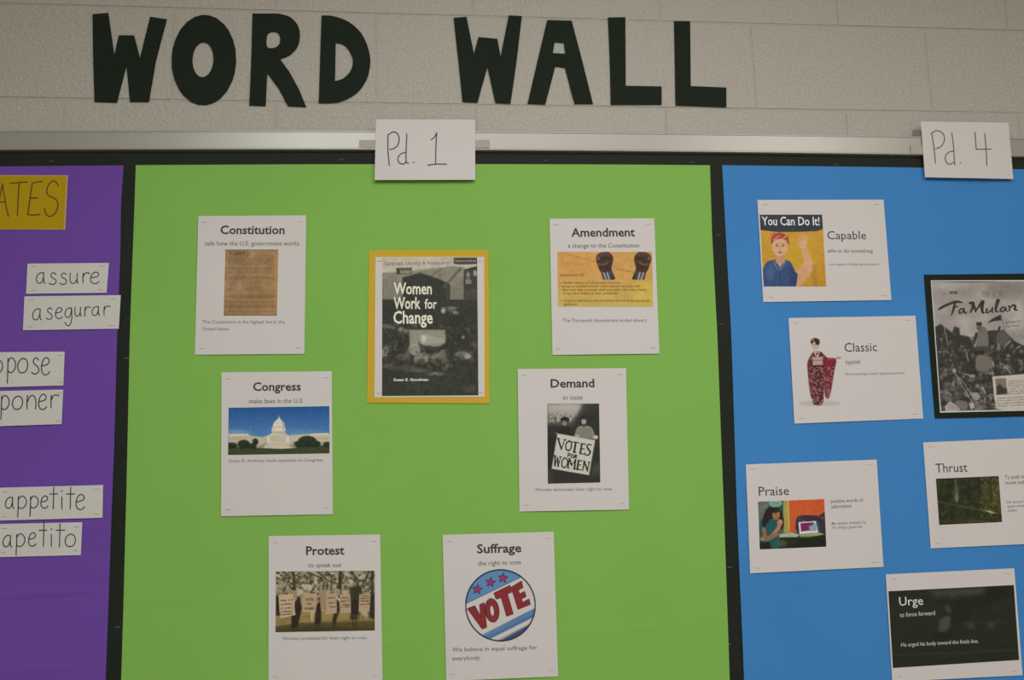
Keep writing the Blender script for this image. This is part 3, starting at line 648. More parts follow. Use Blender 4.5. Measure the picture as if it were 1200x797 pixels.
st = [([(112, 350), (142, 448)], [13, 12]), ([(142, 448), (176, 362)], [8, 7]), [(104, 349), (126, 353)], [(166, 360), (186, 363)],
      ([(218, 372), (186, 400), (188, 452), (214, 462)], [12, 9, 10, 12])[0:2], ([(214, 462), (232, 440), (236, 392), (218, 372)], [8, 10, 10, 8]),
      [(238, 380), (310, 392)], ([(276, 388), (262, 478)], [15, 15]), [(252, 476), (278, 480)],
      ([(334, 400), (318, 490)], [14, 14]), [(328, 398), (372, 404)], [(326, 444), (356, 448)], [(314, 490), (358, 496)],
      ([(424, 412), (400, 404), (382, 426), (396, 452), (412, 476), (396, 504), (366, 500), (360, 484)], [8, 9, 12, 14, 13, 10, 8, 8]),
      [(208, 488), (202, 522)], [(206, 490), (228, 494)], [(206, 506), (222, 508)], [(238, 500), (234, 524), (252, 528), (256, 504), (238, 500)], [(272, 504), (264, 532)], [(272, 504), (290, 512), (268, 520), (286, 532)],
      ([(84, 512), (82, 604)], [13, 12]), ([(82, 604), (108, 530)], [7, 6]), ([(108, 530), (112, 612)], [12, 12]), ([(112, 612), (136, 522)], [7, 6]), [(74, 511), (94, 514)], [(126, 520), (146, 524)],
      ([(176, 530), (148, 560), (150, 610), (172, 620)], [11, 9, 10, 11]), ([(172, 620), (196, 598), (200, 550), (176, 530)], [8, 10, 10, 8]),
      ([(218, 538), (204, 624)], [9, 9]), ([(218, 538), (238, 600)], [13, 12]), ([(238, 600), (274, 548)], [7, 6]), ([(274, 548), (264, 634)], [14, 14]), [(196, 622), (214, 626)], [(254, 633), (276, 637)],
      ([(304, 556), (290, 638)], [14, 14]), [(298, 553), (336, 560)], [(298, 594), (324, 598)], [(286, 636), (326, 643)],
      ([(356, 562), (342, 648)], [10, 9]), ([(356, 562), (386, 652)], [13, 12]), ([(386, 652), (402, 572)], [8, 8]), [(392, 570), (412, 574)]]
st = [(a[0], list(np.array(a[1]) * 1.3)) if isinstance(a, tuple) else a for a in st]
strokes(s, q, st, 10, LT, 'placard_lettering', .0004, parent=po)

# book cover on its yellow mount
k = Crop(420, 280, 3.982)
mt = Sheet('book_cover_sheet', 'dark book cover print mounted on yellow card amid the green paper', 'print', k([(50, 52), (607, 52), (612, 768), (40, 765)]), M_yellow, base=.0151, bow=.0005, staples=False, part='mount')
q1, q2 = Crop(440, 295, 8.86), Crop(440, 375, 8.39)
s = Sheet(None, None, None, [(440, 301.2), (567.4, 301), (567.8, 465.2), (438.8, 465.8)], M_sheet, base=.0157, bow=.0006, parent=mt.root, rim=(.04, .03))
p = Pic(s, k, [(112, 88), (554, 86), (560, 730), (110, 733)], pcrop=k, bg=(50, 52, 42), res=1.9)
p.poly([(100, 80), (560, 80), (560, 125), (500, 140), (360, 150), (250, 160), (110, 160)], (186, 176, 160)); p.poly([(110, 160), (250, 150), (420, 128), (495, 130), (492, 284), (110, 284)], (128, 124, 110), soft=1.5)
p.grain(10, 40, 3); p.poly([(205, 180), (290, 158), (385, 190), (412, 205), (412, 285), (205, 285)], (44, 46, 36), soft=1); p.line([(345, 170), (385, 140)], 6, (92, 88, 76), .8); p.line([(372, 150), (385, 190)], 4, (92, 88, 76), .8); p.line([(400, 225), (475, 140)], 14, (80, 78, 66), .85); p.line([(420, 200), (480, 135)], 5, (120, 115, 100), .7)
p.poly([(410, 205), (430, 215), (428, 285), (410, 285)], (60, 60, 50)); p.poly([(430, 230), (492, 220), (492, 284), (430, 284)], (118, 112, 98), .8)
p.poly([(492, 150), (557, 150), (557, 290), (492, 290)], (56, 56, 46)); p.ell(512, 172, 12, 22, (96, 92, 80)); p.ell(512, 168, 6, 8, (140, 134, 118)); p.poly([(500, 190), (526, 190), (528, 210), (500, 210)], (124, 120, 106)); p.ell(545, 160, 9, 14, (150, 146, 132)); p.poly([(495, 235), (557, 235), (557, 290), (495, 290)], (72, 70, 58), .6)
p.poly([(445, 86), (556, 86), (556, 118), (470, 120), (445, 116)], (70, 66, 54)); p.scribble(452, 548, 103, 7, (170, 162, 146), .7, 5)
p.poly([(176, 135), (250, 133), (250, 166), (176, 167)], (92, 86, 74)); p.poly([(182, 140), (192, 140), (192, 162), (182, 162)], (50, 48, 40)); p.line([(194, 150), (244, 149)], 2, (180, 172, 156)); p.scribble(196, 244, 157, 9, (160, 152, 136), .7, 6)
p.poly([(110, 284), (560, 284), (560, 735), (108, 735)], (46, 48, 38)); p.poly([(110, 398), (186, 396), (186, 420), (110, 420)], (94, 92, 80), soft=1)
p.poly([(236, 424), (410, 424), (406, 486), (340, 490), (240, 500)], (140, 136, 122), soft=1); p.poly([(285, 450), (320, 445), (400, 470), (398, 490), (370, 505), (300, 500)], (160, 156, 142), .8, soft=1)
p.poly([(278, 490), (380, 510), (370, 525), (300, 530)], (66, 64, 52), soft=.8); p.line([(283, 485), (290, 520), (380, 528)], 5, (40, 40, 32)); p.ell(305, 466, 12, 18, (186, 182, 168), soft=1)
for cx, cy, rx, ry, c_ in ((200, 428, 20, 14, 136), (228, 436, 12, 22, 96), (433, 330, 22, 12, 92), (396, 333, 9, 13, 158), (450, 348, 14, 9, 128), (436, 358, 9, 14, 112), (490, 460, 5, 9, 190), (262, 515, 30, 28, 150), (300, 556, 30, 24, 132), (372, 562, 34, 28, 120), (200, 552, 26, 18, 82), (128, 556, 24, 16, 58), (484, 544, 36, 20, 118), (510, 548, 16, 12, 160), (392, 535, 16, 20, 104), (402, 580, 22, 34, 88), (270, 560, 10, 20, 140), (125, 520, 16, 20, 110), (230, 545, 14, 25, 90)): p.ell(cx, cy, rx, ry, (c_, c_ - 2, c_ - 14), .9, soft=1.2)
for cx, cy, rx, ry in ((200, 460, 34, 50), (370, 585, 26, 30), (460, 420, 55, 75), (188, 560, 18, 12), (290, 572, 18, 12), (470, 556, 22, 14), (330, 520, 28, 10)): p.ell(cx, cy, rx, ry, (42, 43, 34), .85, soft=2)
for cx, cy, rx, ry, c_ in ((396, 333, 9, 12, 168), (436, 322, 18, 5, 130), (452, 346, 13, 9, 140), (198, 422, 13, 10, 150), (220, 430, 8, 10, 130), (488, 461, 5, 8, 190), (360, 630, 32, 8, 140), (140, 598, 40, 12, 70), (230, 605, 60, 14, 78), (520, 700, 30, 20, 72), (285, 615, 40, 8, 96), (540, 495, 15, 12, 90)): p.ell(cx, cy, rx, ry, (c_, c_ - 2, c_ - 12), .8, soft=1.5)
for i in range(14): p.line([(255 + i * 11, 520 + (i * 37) % 40), (260 + i * 11, 545 + (i * 53) % 40)], 3, (170, 166, 150), .35, soft=1)
p.poly([(110, 520), (135, 500), (135, 545), (110, 550)], (150, 146, 132), .8, soft=1); p.put(np.clip((p.n(22, 31) - .5) * 2, 0, 1) * (p.y > 580), (66, 68, 56), .5)
m = p.n(16, 77) * .5 + p.n(7, 78) * .5; p.put(np.clip((m - .58) * 5, 0, 1) * (p.y > 400) * (p.y < 600) * ~((p.x > 230) & (p.x < 415) & (p.y > 415) & (p.y < 500)), (112, 110, 96), .45); p.put(np.clip((.42 - m) * 5, 0, 1) * (p.y > 290) * (p.y < 640) * ~((p.x > 230) & (p.x < 415) & (p.y > 415) & (p.y < 500)), (34, 35, 27), .6)
p.grain(7, 7, 12); p.line([(556, 90), (560, 730)], 3, (40, 40, 32)); po = p.done('cover_picture')
LC = (208, 206, 190)
text(s, q1, 'Women', (188, 440), (585, 440), 118, LC, .022, 'title', .0004, parent=po); text(s, q1, 'Work', (188, 592), (468, 592), 118, LC, .022, 'title', .0004, parent=po); text(s, q1, 'for', (510, 590), (638, 590), 98, LC, .018, 'title', .0004, parent=po); text(s, q1, 'Change', (185, 744), (595, 744), 125, LC, .022, 'title', .0004, parent=po)
text(s, q2, 'Susan E. Goodman', (178, 600), (520, 598), 25, LC, .03, 'author_line', .0004, parent=po); text(s, q1, 'Language, Literacy & Vocabulary!', (100, 138), (775, 132), 38, (122, 108, 98), .008, 'series_line', .0004, parent=po)

# ---- blue paper
def stand_in_worker(p):
    """plain picture of a worker in blue against yellow"""
    p.grad((202, 146, 40), (188, 138, 24), 200, 780); p.ell(430, 470, 190, 210, (204, 158, 26), .7, soft=8)
    p.poly([(30, 40), (670, 40), (665, 200), (600, 218), (430, 224), (230, 226), (40, 205)], (42, 52, 62))
    p.poly([(60, 780), (90, 560), (160, 505), (300, 500), (370, 560), (420, 780)], (44, 72, 122), smooth=4); p.poly([(200, 505), (245, 580), (290, 500)], (180, 136, 100)); p.line([(180, 520), (240, 600), (300, 515)], 14, (78, 108, 160), 1, smooth=3); p.line([(245, 600), (250, 780)], 6, (30, 50, 92)); p.ell(150, 620, 30, 70, (82, 112, 166), .6, soft=3)
    p.poly([(205, 440), (285, 440), (292, 520), (245, 560), (200, 520)], (190, 142, 104)); p.ell(243, 370, 78, 96, (208, 160, 122)); p.poly([(158, 350), (165, 270), (240, 232), (320, 270), (330, 350), (290, 300), (200, 300)], (172, 62, 42), smooth=4); p.ell(185, 262, 30, 22, (172, 62, 42))
    for i in range(16): p.ell(170 + (i * 41) % 150, 255 + (i * 23) % 50, 6, 6, (214, 180, 150), .8)
    for cx in (215, 272): p.ell(cx, 362, 12, 6, (70, 44, 34)); p.line([(cx - 15, 345), (cx + 13, 343)], 5, (90, 55, 36))
    p.line([(243, 365), (238, 400), (250, 402)], 4, (168, 116, 84)); p.ell(245, 425, 20, 7, (172, 62, 54))
    p.poly([(360, 700), (400, 600), (520, 520), (560, 600), (500, 700), (400, 775)], (204, 152, 104), smooth=3); p.poly([(500, 600), (470, 470), (450, 380), (500, 365), (540, 460), (575, 560), (560, 620)], (208, 158, 112), smooth=3)
    p.ell(470, 350, 38, 40, (212, 164, 120))
    for i, (dx, L_) in enumerate(((-30, 60), (-10, 76), (12, 78), (32, 62))): p.line([(470 + dx * .8, 335), (472 + dx * 1.35, 335 - L_)], 16, (210, 160, 116))
    p.line([(445, 360), (418, 325)], 15, (208, 158, 112)); p.line([(575, 560), (600, 780)], 18, (150, 96, 44), .6, soft=3); p.poly([(330, 560), (420, 640), (400, 780), (340, 780)], (38, 62, 108)); p.grain(6, 20, 3)
k = Crop(875, 225, 5.906); q = Crop(885, 245, 8.39)
s = Sheet('vocabulary_sheet', 'white sheet headed Capable with a yellow and blue poster picture', 'paper', k([(75, 55), (948, 53), (1002, 748), (115, 762)]), M_sheet, group=BLU)
p = Pic(s, k, [(90, 157), (522, 157), (551, 654), (118, 654)], pcrop=q, res=2); stand_in_worker(p); po = p.done()
text(s, q, 'You Can Do It!', (68, 158), (635, 160), 82, (206, 208, 214), .014, 'picture_lettering', .0004, parent=po)
text(s, k, 'Capable', (560, 327), (828, 326), 56, INK, 0, 'title'); text(s, k, 'able to do something', (562, 418), (873, 420), 25, INK2, .004, 'subtitle'); text(s, k, 'I am capable of lifting heavy furniture.', (570, 508), (918, 506), 14, INK3, .004, 'caption')

k = Crop(915, 360, 5.494)
s = Sheet('vocabulary_sheet', 'white sheet headed Classic with a picture of a woman in a red kimono', 'paper', k([(50, 70), (867, 55), (917, 717), (88, 750)]), M_sheet, group=BLU)
text(s, k, 'Classic', (412, 288), (620, 283), 57, INK, 0, 'title'); text(s, k, 'typical', (417, 366), (510, 363), 27, INK2, .004, 'subtitle'); text(s, k, 'She is wearing a classic Japanese kimono.', (417, 438), (803, 430), 15, INK3, .004, 'caption')
p = Pic(s, k, [(100, 190), (395, 185), (410, 640), (110, 650)], res=2.2, bg=(190, 183, 178))
m1 = np.zeros(len(p.x))
def acc(m): global m1; m1 = np.maximum(m1, m)
acc(p.ell(250, 618, 110, 14, (168, 160, 156), .6, soft=3))
K1, K2 = (112, 34, 44), (84, 34, 40)
for pts in ([(205, 295), (175, 345), (172, 400), (190, 565), (207, 575), (210, 450), (215, 330)], [(268, 300), (300, 325), (355, 335), (345, 410), (315, 575), (285, 572), (275, 450), (262, 350)]): acc(p.poly(pts, K1, smooth=3))
acc(p.poly([(205, 292), (240, 285), (272, 300), (280, 380), (278, 480), (274, 600), (255, 632), (225, 630), (205, 610), (200, 480), (190, 380)], K2, smooth=3))
p.poly([(275, 330), (350, 340), (325, 380), (285, 380)], (134, 26, 40), soft=1)
fl = np.clip((p.n(9, 3) - .52) * 8, 0, 1) * (p.y > 385) * (m1 > .8); p.put(fl, (156, 112, 108), .75); fl = np.clip((p.n(11, 8) - .6) * 8, 0, 1) * (p.y < 340) * (p.y > 300) * (m1 > .8); p.put(fl, (160, 110, 106), .7)
p.poly([(204, 322), (268, 320), (272, 372), (206, 374)], (176, 148, 138)); p.line([(206, 342), (270, 342)], 5, (140, 90, 88)); p.line([(204, 378), (275, 378)], 6, (90, 24, 34))
p.line([(215, 295), (235, 318)], 7, (196, 180, 172)); p.line([(248, 290), (236, 318)], 7, (196, 180, 172))
acc(p.line([(350, 332), (383, 323)], 9, (160, 122, 108))); acc(p.poly([(212, 265), (234, 265), (238, 295), (215, 297)], (200, 168, 152)))
acc(p.ell(222, 240, 26, 32, (196, 162, 146))); acc(p.ell(221, 222, 29, 23, (46, 36, 34))); p.ell(217, 243, 15, 20, (200, 168, 152)); p.ell(236, 226, 14, 17, (46, 36, 34)); p.line([(208, 240), (213, 240)], 3, (60, 44, 40)); p.line([(221, 240), (226, 240)], 3, (60, 44, 40)); p.line([(213, 254), (221, 254)], 3, (150, 70, 66)); p.ell(207, 212, 8, 6, (160, 120, 116))
p.mask = m1 > .25; p.done()

k = Crop(865, 530, 5.311)
s = Sheet('vocabulary_sheet', 'white sheet headed Praise with a picture of a woman at a laptop', 'paper', k([(48, 76), (862, 46), (905, 714), (75, 754)]), M_sheet, group=BLU)
text(s, k, 'Praise', (130, 271), (317, 266), 56, INK, 0, 'title'); text(s, k, 'positive words of', (577, 316), (778, 308), 23, INK2, .004, 'subtitle'); text(s, k, 'admiration', (580, 350), (706, 344), 23, INK2, .004, 'subtitle'); text(s, k, 'My teacher praised me', (583, 452), (795, 443), 17, INK3, .004, 'caption'); text(s, k, 'for doing a good job.', (587, 477), (775, 470), 17, INK3, .004, 'caption')
p = Pic(s, k, [(124, 308), (536, 292), (549, 588), (135, 605)], res=2, bg=(70, 96, 84))
p.poly([(100, 290), (190, 290), (190, 420), (100, 480)], (92, 108, 100)); p.poly([(188, 290), (280, 290), (280, 440), (188, 440)], (28, 84, 62)); p.ell(232, 318, 42, 24, (132, 168, 156), .9); p.line([(205, 322), (262, 320)], 4, (70, 120, 100)); p.poly([(280, 290), (316, 290), (324, 500), (284, 500)], (164, 150, 74)); p.poly([(306, 290), (316, 290), (326, 480), (312, 480)], (190, 170, 80))
p.poly([(316, 290), (560, 280), (560, 420), (500, 470), (322, 500)], (206, 84, 34)); p.grain(5, 30, 2)
p.poly([(365, 410), (420, 392), (500, 395), (545, 380), (560, 520), (500, 520), (370, 500)], (52, 42, 60), smooth=3)
for i in range(22): p.ell(372 + (i * 29) % 165, 402 + (i * 17) % 90, 7, 5, [(96, 60, 84), (44, 50, 84), (80, 90, 70), (120, 110, 110)][i % 4], .8)
p.poly([(135, 540), (240, 510), (560, 500), (560, 610), (130, 615)], (34, 42, 26)); p.poly([(245, 512), (330, 498), (382, 512), (370, 528), (255, 530)], (168, 170, 150)); p.poly([(380, 516), (500, 500), (540, 510), (440, 532), (385, 530)], (160, 166, 100)); p.poly([(380, 530), (560, 522), (560, 610), (300, 612)], (26, 34, 22), soft=2)
p.poly([(375, 436), (488, 428), (500, 500), (382, 512)], (206, 206, 212)); p.poly([(388, 442), (470, 436), (478, 484), (392, 494)], (120, 30, 76)); p.poly([(440, 462), (486, 440), (490, 488), (446, 492)], (130, 150, 182)); p.poly([(484, 430), (500, 432), (515, 500), (500, 502)], (60, 70, 96))
p.poly([(128, 600), (135, 440), (165, 405), (210, 400), (245, 440), (250, 600)], (20, 88, 92), smooth=3); p.poly([(150, 430), (175, 355), (215, 342), (262, 362), (285, 420), (280, 470), (262, 480), (250, 410), (200, 420), (160, 470)], (40, 28, 24), smooth=3)
p.ell(236, 388, 24, 34, (160, 104, 74), rot=-.1); p.ell(228, 360, 30, 18, (42, 30, 26)); p.line([(228, 384), (236, 383)], 3, (60, 36, 28)); p.line([(238, 408), (250, 406)], 4, (120, 50, 46))
p.line([(150, 540), (200, 530), (252, 470), (255, 440)], 24, (172, 118, 86), smooth=4, soft=.8); p.ell(262, 436, 16, 18, (184, 132, 98)); p.line([(160, 480), (175, 540), (240, 510)], 24, (150, 98, 66), smooth=3); p.poly([(130, 560), (200, 560), (210, 610), (130, 612)], (26, 34, 26)); p.ell(268, 568, 34, 22, (70, 88, 66), .8, soft=1.5)
p.grain(6, 8, 6); p.done()

# war story cover on its black mount
k = Crop(1070, 310, 4.192)
mt = Sheet('book_cover_sheet', 'grey cover print of crowded soldiers on a black mount, right edge', 'print', k([(53, 50), (625, 44), (680, 742), (107, 757)]), M_card, base=.0151, bow=.0005, staples=False, part='mount')
s = Sheet(None, None, None, k([(87, 78), (590, 76), (640, 716), (133, 728)]), M_sheet2, base=.0157, bow=.0006, parent=mt.root, rim=(.04, .03))
q1, q2 = Crop(1090, 320, 8.855), Crop(1090, 400, 8.855)
p = Pic(s, k, [(92, 83), (585, 82), (634, 710), (138, 720)], pcrop=q1, bg=(150, 144, 138), res=1.9)
p.put(np.clip((p.n(170, 4) * .6 + p.n(70, 5) * .4 - .35) * 2, 0, 1), (176, 168, 162)); p.ell(820, 150, 190, 70, (112, 106, 104), .7, soft=9); p.ell(330, 180, 160, 60, (132, 126, 122), .6, soft=8); p.ell(120, 130, 120, 30, (176, 168, 162), .8, soft=5); p.ell(930, 650, 120, 50, (128, 120, 120), .7, soft=6)
p.line([(20, 86), (400, 92), (680, 86)], 9, (48, 44, 42)); p.poly([(205, 190), (282, 190), (282, 218), (205, 218)], (70, 64, 62)); p.line([(222, 205), (268, 205)], 7, (160, 152, 146)); p.scribble(110, 200, 215, 9, (120, 114, 110), .6, 3); p.scribble(540, 760, 215, 60, (110, 106, 102), .45, 8)
D1, D2 = (52, 52, 48), (78, 76, 70)
p.poly([(50, 560), (110, 530), (230, 620), (250, 560), (300, 570), (310, 640), (400, 660), (440, 700), (470, 620), (700, 600), (760, 590), (820, 650), (880, 710), (1010, 770), (1130, 830), (1130, 1600), (60, 1600)], D1, soft=1)
pn = p.n(46, 21) * .55 + p.n(20, 22) * .45; low = np.clip((p.y - 600) / 60, 0, 1) * np.clip(-p.sd([(50, 560), (230, 620), (400, 660), (700, 620), (880, 710), (1130, 830), (1130, 1600), (60, 1600)]) / 12, 0, 1)
p.put(np.clip((pn - .5) * 5, 0, 1) * low, (94, 90, 84), .6); p.put(np.clip((pn - .68) * 6, 0, 1) * low, (140, 134, 126), .8)
# generic armoured crowd: helmets, shoulders, spears and small flags
rr = random.Random(9)
for i in range(110):
    hx, hy = rr.uniform(100, 1060), rr.uniform(740, 1500); R_ = 9 + (hy - 700) * .028
    if 600 < hx and hy > 1080: continue
    c_ = rr.choice((64, 84, 104, 122)); p.ell(hx, hy + R_ * 1.5, R_ * 1.7, R_ * 1.1, (c_ - 22, c_ - 23, c_ - 28), .85, soft=.8); p.ell(hx, hy, R_, R_ * 1.15, (c_, c_ - 2, c_ - 7), .9, soft=.7); p.ell(hx + R_ * .2, hy + R_ * .75, R_ * .8, R_ * .35, (54, 52, 48), .7, soft=1.2)
p.poly([(485, 720), (500, 590), (540, 555), (590, 590), (600, 780), (480, 780)], (112, 108, 100), smooth=3); p.poly([(480, 760), (470, 830), (640, 830), (600, 760)], (70, 68, 62)); p.poly([(480, 870), (560, 850), (640, 900), (660, 970), (560, 1020), (480, 1000)], (112, 106, 98), smooth=4); p.poly([(470, 810), (560, 800), (560, 850), (460, 850)], (48, 46, 42)); p.ell(510, 570, 28, 26, (96, 90, 84)); p.poly([(478, 512), (535, 508), (540, 545), (480, 548)], (62, 52, 50))
p.poly([(600, 600), (680, 590), (690, 680), (610, 690)], (58, 58, 54)); p.poly([(690, 640), (760, 595), (830, 670), (820, 740), (700, 740)], (88, 84, 78), smooth=3)
p.poly([(590, 520), (650, 470), (732, 432), (740, 490), (670, 500)], (54, 50, 48)); p.line([(735, 440), (780, 600)], 4, (70, 66, 60)); p.poly([(690, 625), (715, 550), (735, 552), (718, 610)], (54, 50, 48)); p.poly([(245, 620), (255, 555), (300, 575), (305, 625)], (60, 58, 54))
for pts, wd in (([(145, 560), (185, 750)], 7), ([(465, 760), (488, 680)], 8), ([(700, 780), (712, 740)], 12), ([(770, 770), (835, 700)], 9), ([(375, 820), (395, 910)], 10), ([(345, 1045), (450, 1068)], 10), ([(765, 950), (835, 1040)], 12), ([(240, 1010), (430, 1330), (480, 1430)], 7), ([(315, 1090), (540, 1420)], 6), ([(540, 1190), (570, 1240)], 14), ([(570, 1300), (570, 1345)], 12), ([(640, 1000), (660, 1080)], 8), ([(905, 780), (930, 760)], 14), ([(650, 920), (660, 960)], 9)): p.line(pts, wd, (172, 164, 154), .85, soft=.7)
p.ell(250, 1015, 22, 24, (142, 136, 128)); p.ell(440, 1068, 30, 14, (150, 142, 134)); p.poly([(150, 1385), (205, 1330), (320, 1400), (290, 1435), (160, 1435)], (166, 158, 150)); p.poly([(255, 1350), (300, 1320), (385, 1350), (375, 1420), (310, 1410)], (112, 106, 102), smooth=3); p.poly([(400, 1350), (450, 1345), (462, 1400), (420, 1412)], (170, 164, 154)); p.poly([(415, 1250), (490, 1240), (520, 1290), (480, 1320)], (150, 142, 134), smooth=2)
for i in range(5): p.line([(170 + i * 22, 1345 + i * 12), (215 + i * 22, 1420)], 4, (100, 96, 90), .6)
p.poly([(645, 1075), (1010, 1045), (1130, 1040), (1150, 1500), (690, 1408), (665, 1300)], (190, 182, 172)); p.poly([(675, 1095), (788, 1090), (800, 1255), (690, 1265)], (120, 114, 106)); p.poly([(690, 1180), (720, 1150), (760, 1190), (795, 1200), (800, 1255), (690, 1262)], (60, 56, 52), soft=1)
for i in range(7): p.scribble(808, 1085, 1125 + i * 22, 10, (112, 106, 102), .7, 50 + i, slope=-.06)
for i in range(4): p.scribble(695, 1100, 1302 + i * 27, 11, (112, 106, 102), .7, 70 + i, slope=-.06)
p.grain(7, 9, 13); po = p.done('cover_picture')
BR = (60, 54, 52)
fm = [([(90, 378), (130, 352), (220, 312), (280, 298), (330, 306)], [14, 22, 20, 22, 12]), ([(262, 300), (250, 350), (235, 400), (220, 440)], [20, 18, 16, 8]), ([(235, 360), (262, 352), (290, 345)], [8, 12, 8]),
      ([(352, 372), (322, 372), (300, 400), (310, 420), (335, 405), (352, 378)], [8, 12, 13, 10, 12, 9]), ([(352, 372), (352, 402), (370, 416), (385, 402)], [14, 14, 10, 5]),
      ([(412, 312), (445, 312), (440, 360), (418, 410)], [20, 26, 20, 12]), ([(445, 318), (462, 360), (472, 400)], [18, 20, 12]), ([(472, 400), (510, 340), (545, 300)], [10, 18, 30]), ([(548, 305), (538, 360), (545, 408), (566, 412)], [24, 26, 20, 8]),
      ([(590, 372), (582, 400), (598, 412), (632, 386)], [16, 16, 12, 10]), ([(648, 365), (642, 398), (655, 410)], [15, 14, 8]),
      ([(705, 285), (690, 330), (680, 380), (690, 402), (712, 396)], [30, 26, 18, 14, 6]),
      ([(782, 362), (752, 356), (730, 384), (742, 402), (768, 388), (785, 362)], [10, 13, 16, 12, 12, 9]), ([(786, 360), (786, 386), (802, 398)], [14, 14, 8]),
      ([(815, 342), (828, 358), (820, 392)], [14, 16, 12]), ([(828, 368), (855, 336), (882, 340), (878, 378), (906, 384)], [8, 15, 20, 18, 10])]
fm = [(a, list(np.array(b_) * 1.35)) for a, b_ in fm]
strokes(s, q1, fm, 12, BR, 'title', .0004, parent=po)
text(s, q1, 'By Robert D.', (782, 526), (945, 508), 24, (92, 86, 84), .01, 'author_line', .0004, parent=po); text(s, q1, 'San Souci', (790, 564), (930, 550), 24, (92, 86, 84), .01, 'author_line', .0004, parent=po)

k = Crop(1070, 505, 5.315)
s = Sheet('vocabulary_sheet', 'white sheet headed Thrust with a dark green woodland picture, cut by the right edge', 'paper', k([(63, 72), (845, 40), (890, 697), (110, 732)]), M_sheet, group=BLU)
text(s, k, 'Thrust', (142, 260), (340, 254), 56, INK, 0, 'title'); text(s, k, 'To push or', (573, 301), (698, 293), 23, INK2, .004, 'subtitle'); text(s, k, 'move suddenly', (576, 334), (760, 325), 23, INK2, .004, 'subtitle')
text(s, k, 'He thrust his', (585, 452), (712, 446), 17, INK3, .004, 'caption'); text(s, k, 'spear toward the', (588, 478), (750, 470), 17, INK3, .004, 'caption'); text(s, k, 'enemy.', (590, 504), (652, 501), 17, INK3, .004, 'caption')
p = Pic(s, k, [(142, 298), (533, 281), (555, 568), (163, 586)], res=2, bg=(40, 44, 26))
p.grain(8, 30, 5); m = p.n(9, 7) * .5 + p.n(24, 8) * .5; p.put(np.clip((m - .52) * 5, 0, 1), (70, 76, 34), .6); p.ell(500, 410, 60, 80, (98, 96, 44), .55, soft=9); p.put(np.clip((p.n(7, 17) - .62) * 6, 0, 1) * (p.x > 420), (138, 130, 66), .5)
for x in (215, 345, 410, 480): p.line([(x, 290), (x + 8, 430)], 9, (30, 30, 18), .7, soft=2)
p.line([(265, 310), (270, 360), (272, 430)], 11, (104, 106, 86), .8, soft=2); p.ell(272, 418, 8, 22, (136, 136, 112), .8, soft=1.5); p.line([(155, 440), (260, 462), (440, 495)], 6, (90, 88, 62), .7, soft=1); p.poly([(440, 496), (478, 496), (518, 514), (490, 514)], (168, 164, 128), soft=.7); p.ell(340, 560, 60, 14, (78, 82, 38), .5, soft=4)
p.done()

k = Crop(1030, 655, 5.612)
s = Sheet('vocabulary_sheet', 'sheet headed Urge in white words on a black picture, lowest at right', 'paper', k([(45, 102), (890, 62), (945, 766), (88, 808)]), M_sheet, group=BLU)
p = Pic(s, k, [(62, 213), (887, 172), (922, 665), (92, 718)], res=1.6, bg=(36, 40, 32))
p.poly([(330, 210), (700, 180), (700, 235), (560, 260), (480, 275), (380, 260)], (66, 66, 56), .9, soft=4); p.poly([(700, 180), (890, 172), (900, 250), (720, 250)], (32, 33, 27), .9, soft=3); p.line([(100, 330), (900, 300)], 26, (46, 48, 39), .4, soft=4)
for cx, cy, rx, ry in ((440, 280, 60, 34), (560, 290, 60, 50), (660, 285, 60, 45), (760, 240, 70, 40), (520, 360, 50, 60)): p.ell(cx, cy, rx, ry, (30, 32, 26), .75, soft=4)
p.ell(455, 330, 16, 28, (76, 70, 60), .8, soft=1.5, rot=-.4); p.poly([(400, 400), (440, 375), (470, 380), (465, 440), (440, 485), (390, 485)], (72, 72, 62), soft=2); p.ell(430, 500, 45, 18, (24, 26, 21), .8, soft=3); p.ell(605, 442, 24, 18, (72, 72, 62), .7, soft=2.5); p.ell(735, 438, 20, 18, (76, 76, 66), .7, soft=2.5); p.line([(560, 420), (840, 415)], 7, (60, 62, 52), .6, soft=2)
p.line([(100, 630), (500, 618), (915, 600)], 6, (58, 62, 48), .7, soft=1.5); p.grain(3, 14, 4); po = p.done()
UW = (196, 196, 190)
text(s, k, 'Urge', (135, 308), (292, 302), 56, UW, .004, 'title', .0004, parent=po); text(s, k, 'to force forward', (138, 383), (370, 369), 29, (176, 176, 170), .008, 'subtitle', .0004, parent=po); text(s, k, 'He urged his body toward the finish line.', (147, 578), (655, 552), 25, (176, 176, 170), .008, 'caption', .0004, parent=po)

# ---- purple paper: hand-lettered cards
k = Crop(20, 300, 8.39); HI = (58, 56, 56)
s = Sheet('word_card', 'white card with the handwritten word assure, on the purple paper', 'card', k([(103, 75), (903, 68), (880, 362), (88, 372)]), M_sheet2, group=CARDS, rim=(.08, .1), bow=.0006)
strokes(s, k, hand([('a', 187, 275, 165, 268), ('s', 315, 385, 165, 275), ('s', 420, 487, 168, 275), ('u', 520, 600, 170, 268), ('r', 640, 712, 165, 265), ('e', 722, 806, 160, 268)]), 9.5, HI)
s = Sheet('word_card', 'white card with the handwritten word asegurar, below the assure card', 'card', k([(72, 397), (1020, 385), (1000, 715), (58, 730)]), M_sheet2, group=CARDS, rim=(.08, .1), bow=.0006)
strokes(s, k, hand([('a', 150, 240, 520, 628), ('s', 285, 345, 510, 618), ('e', 378, 445, 508, 612), ('g', 470, 545, 510, 605), ('u', 568, 630, 505, 590), ('r', 660, 722, 500, 592), ('a', 735, 812, 498, 585), ('r', 848, 915, 492, 580)]), 9.5, HI)
k = Crop(0, 400, 7.245)
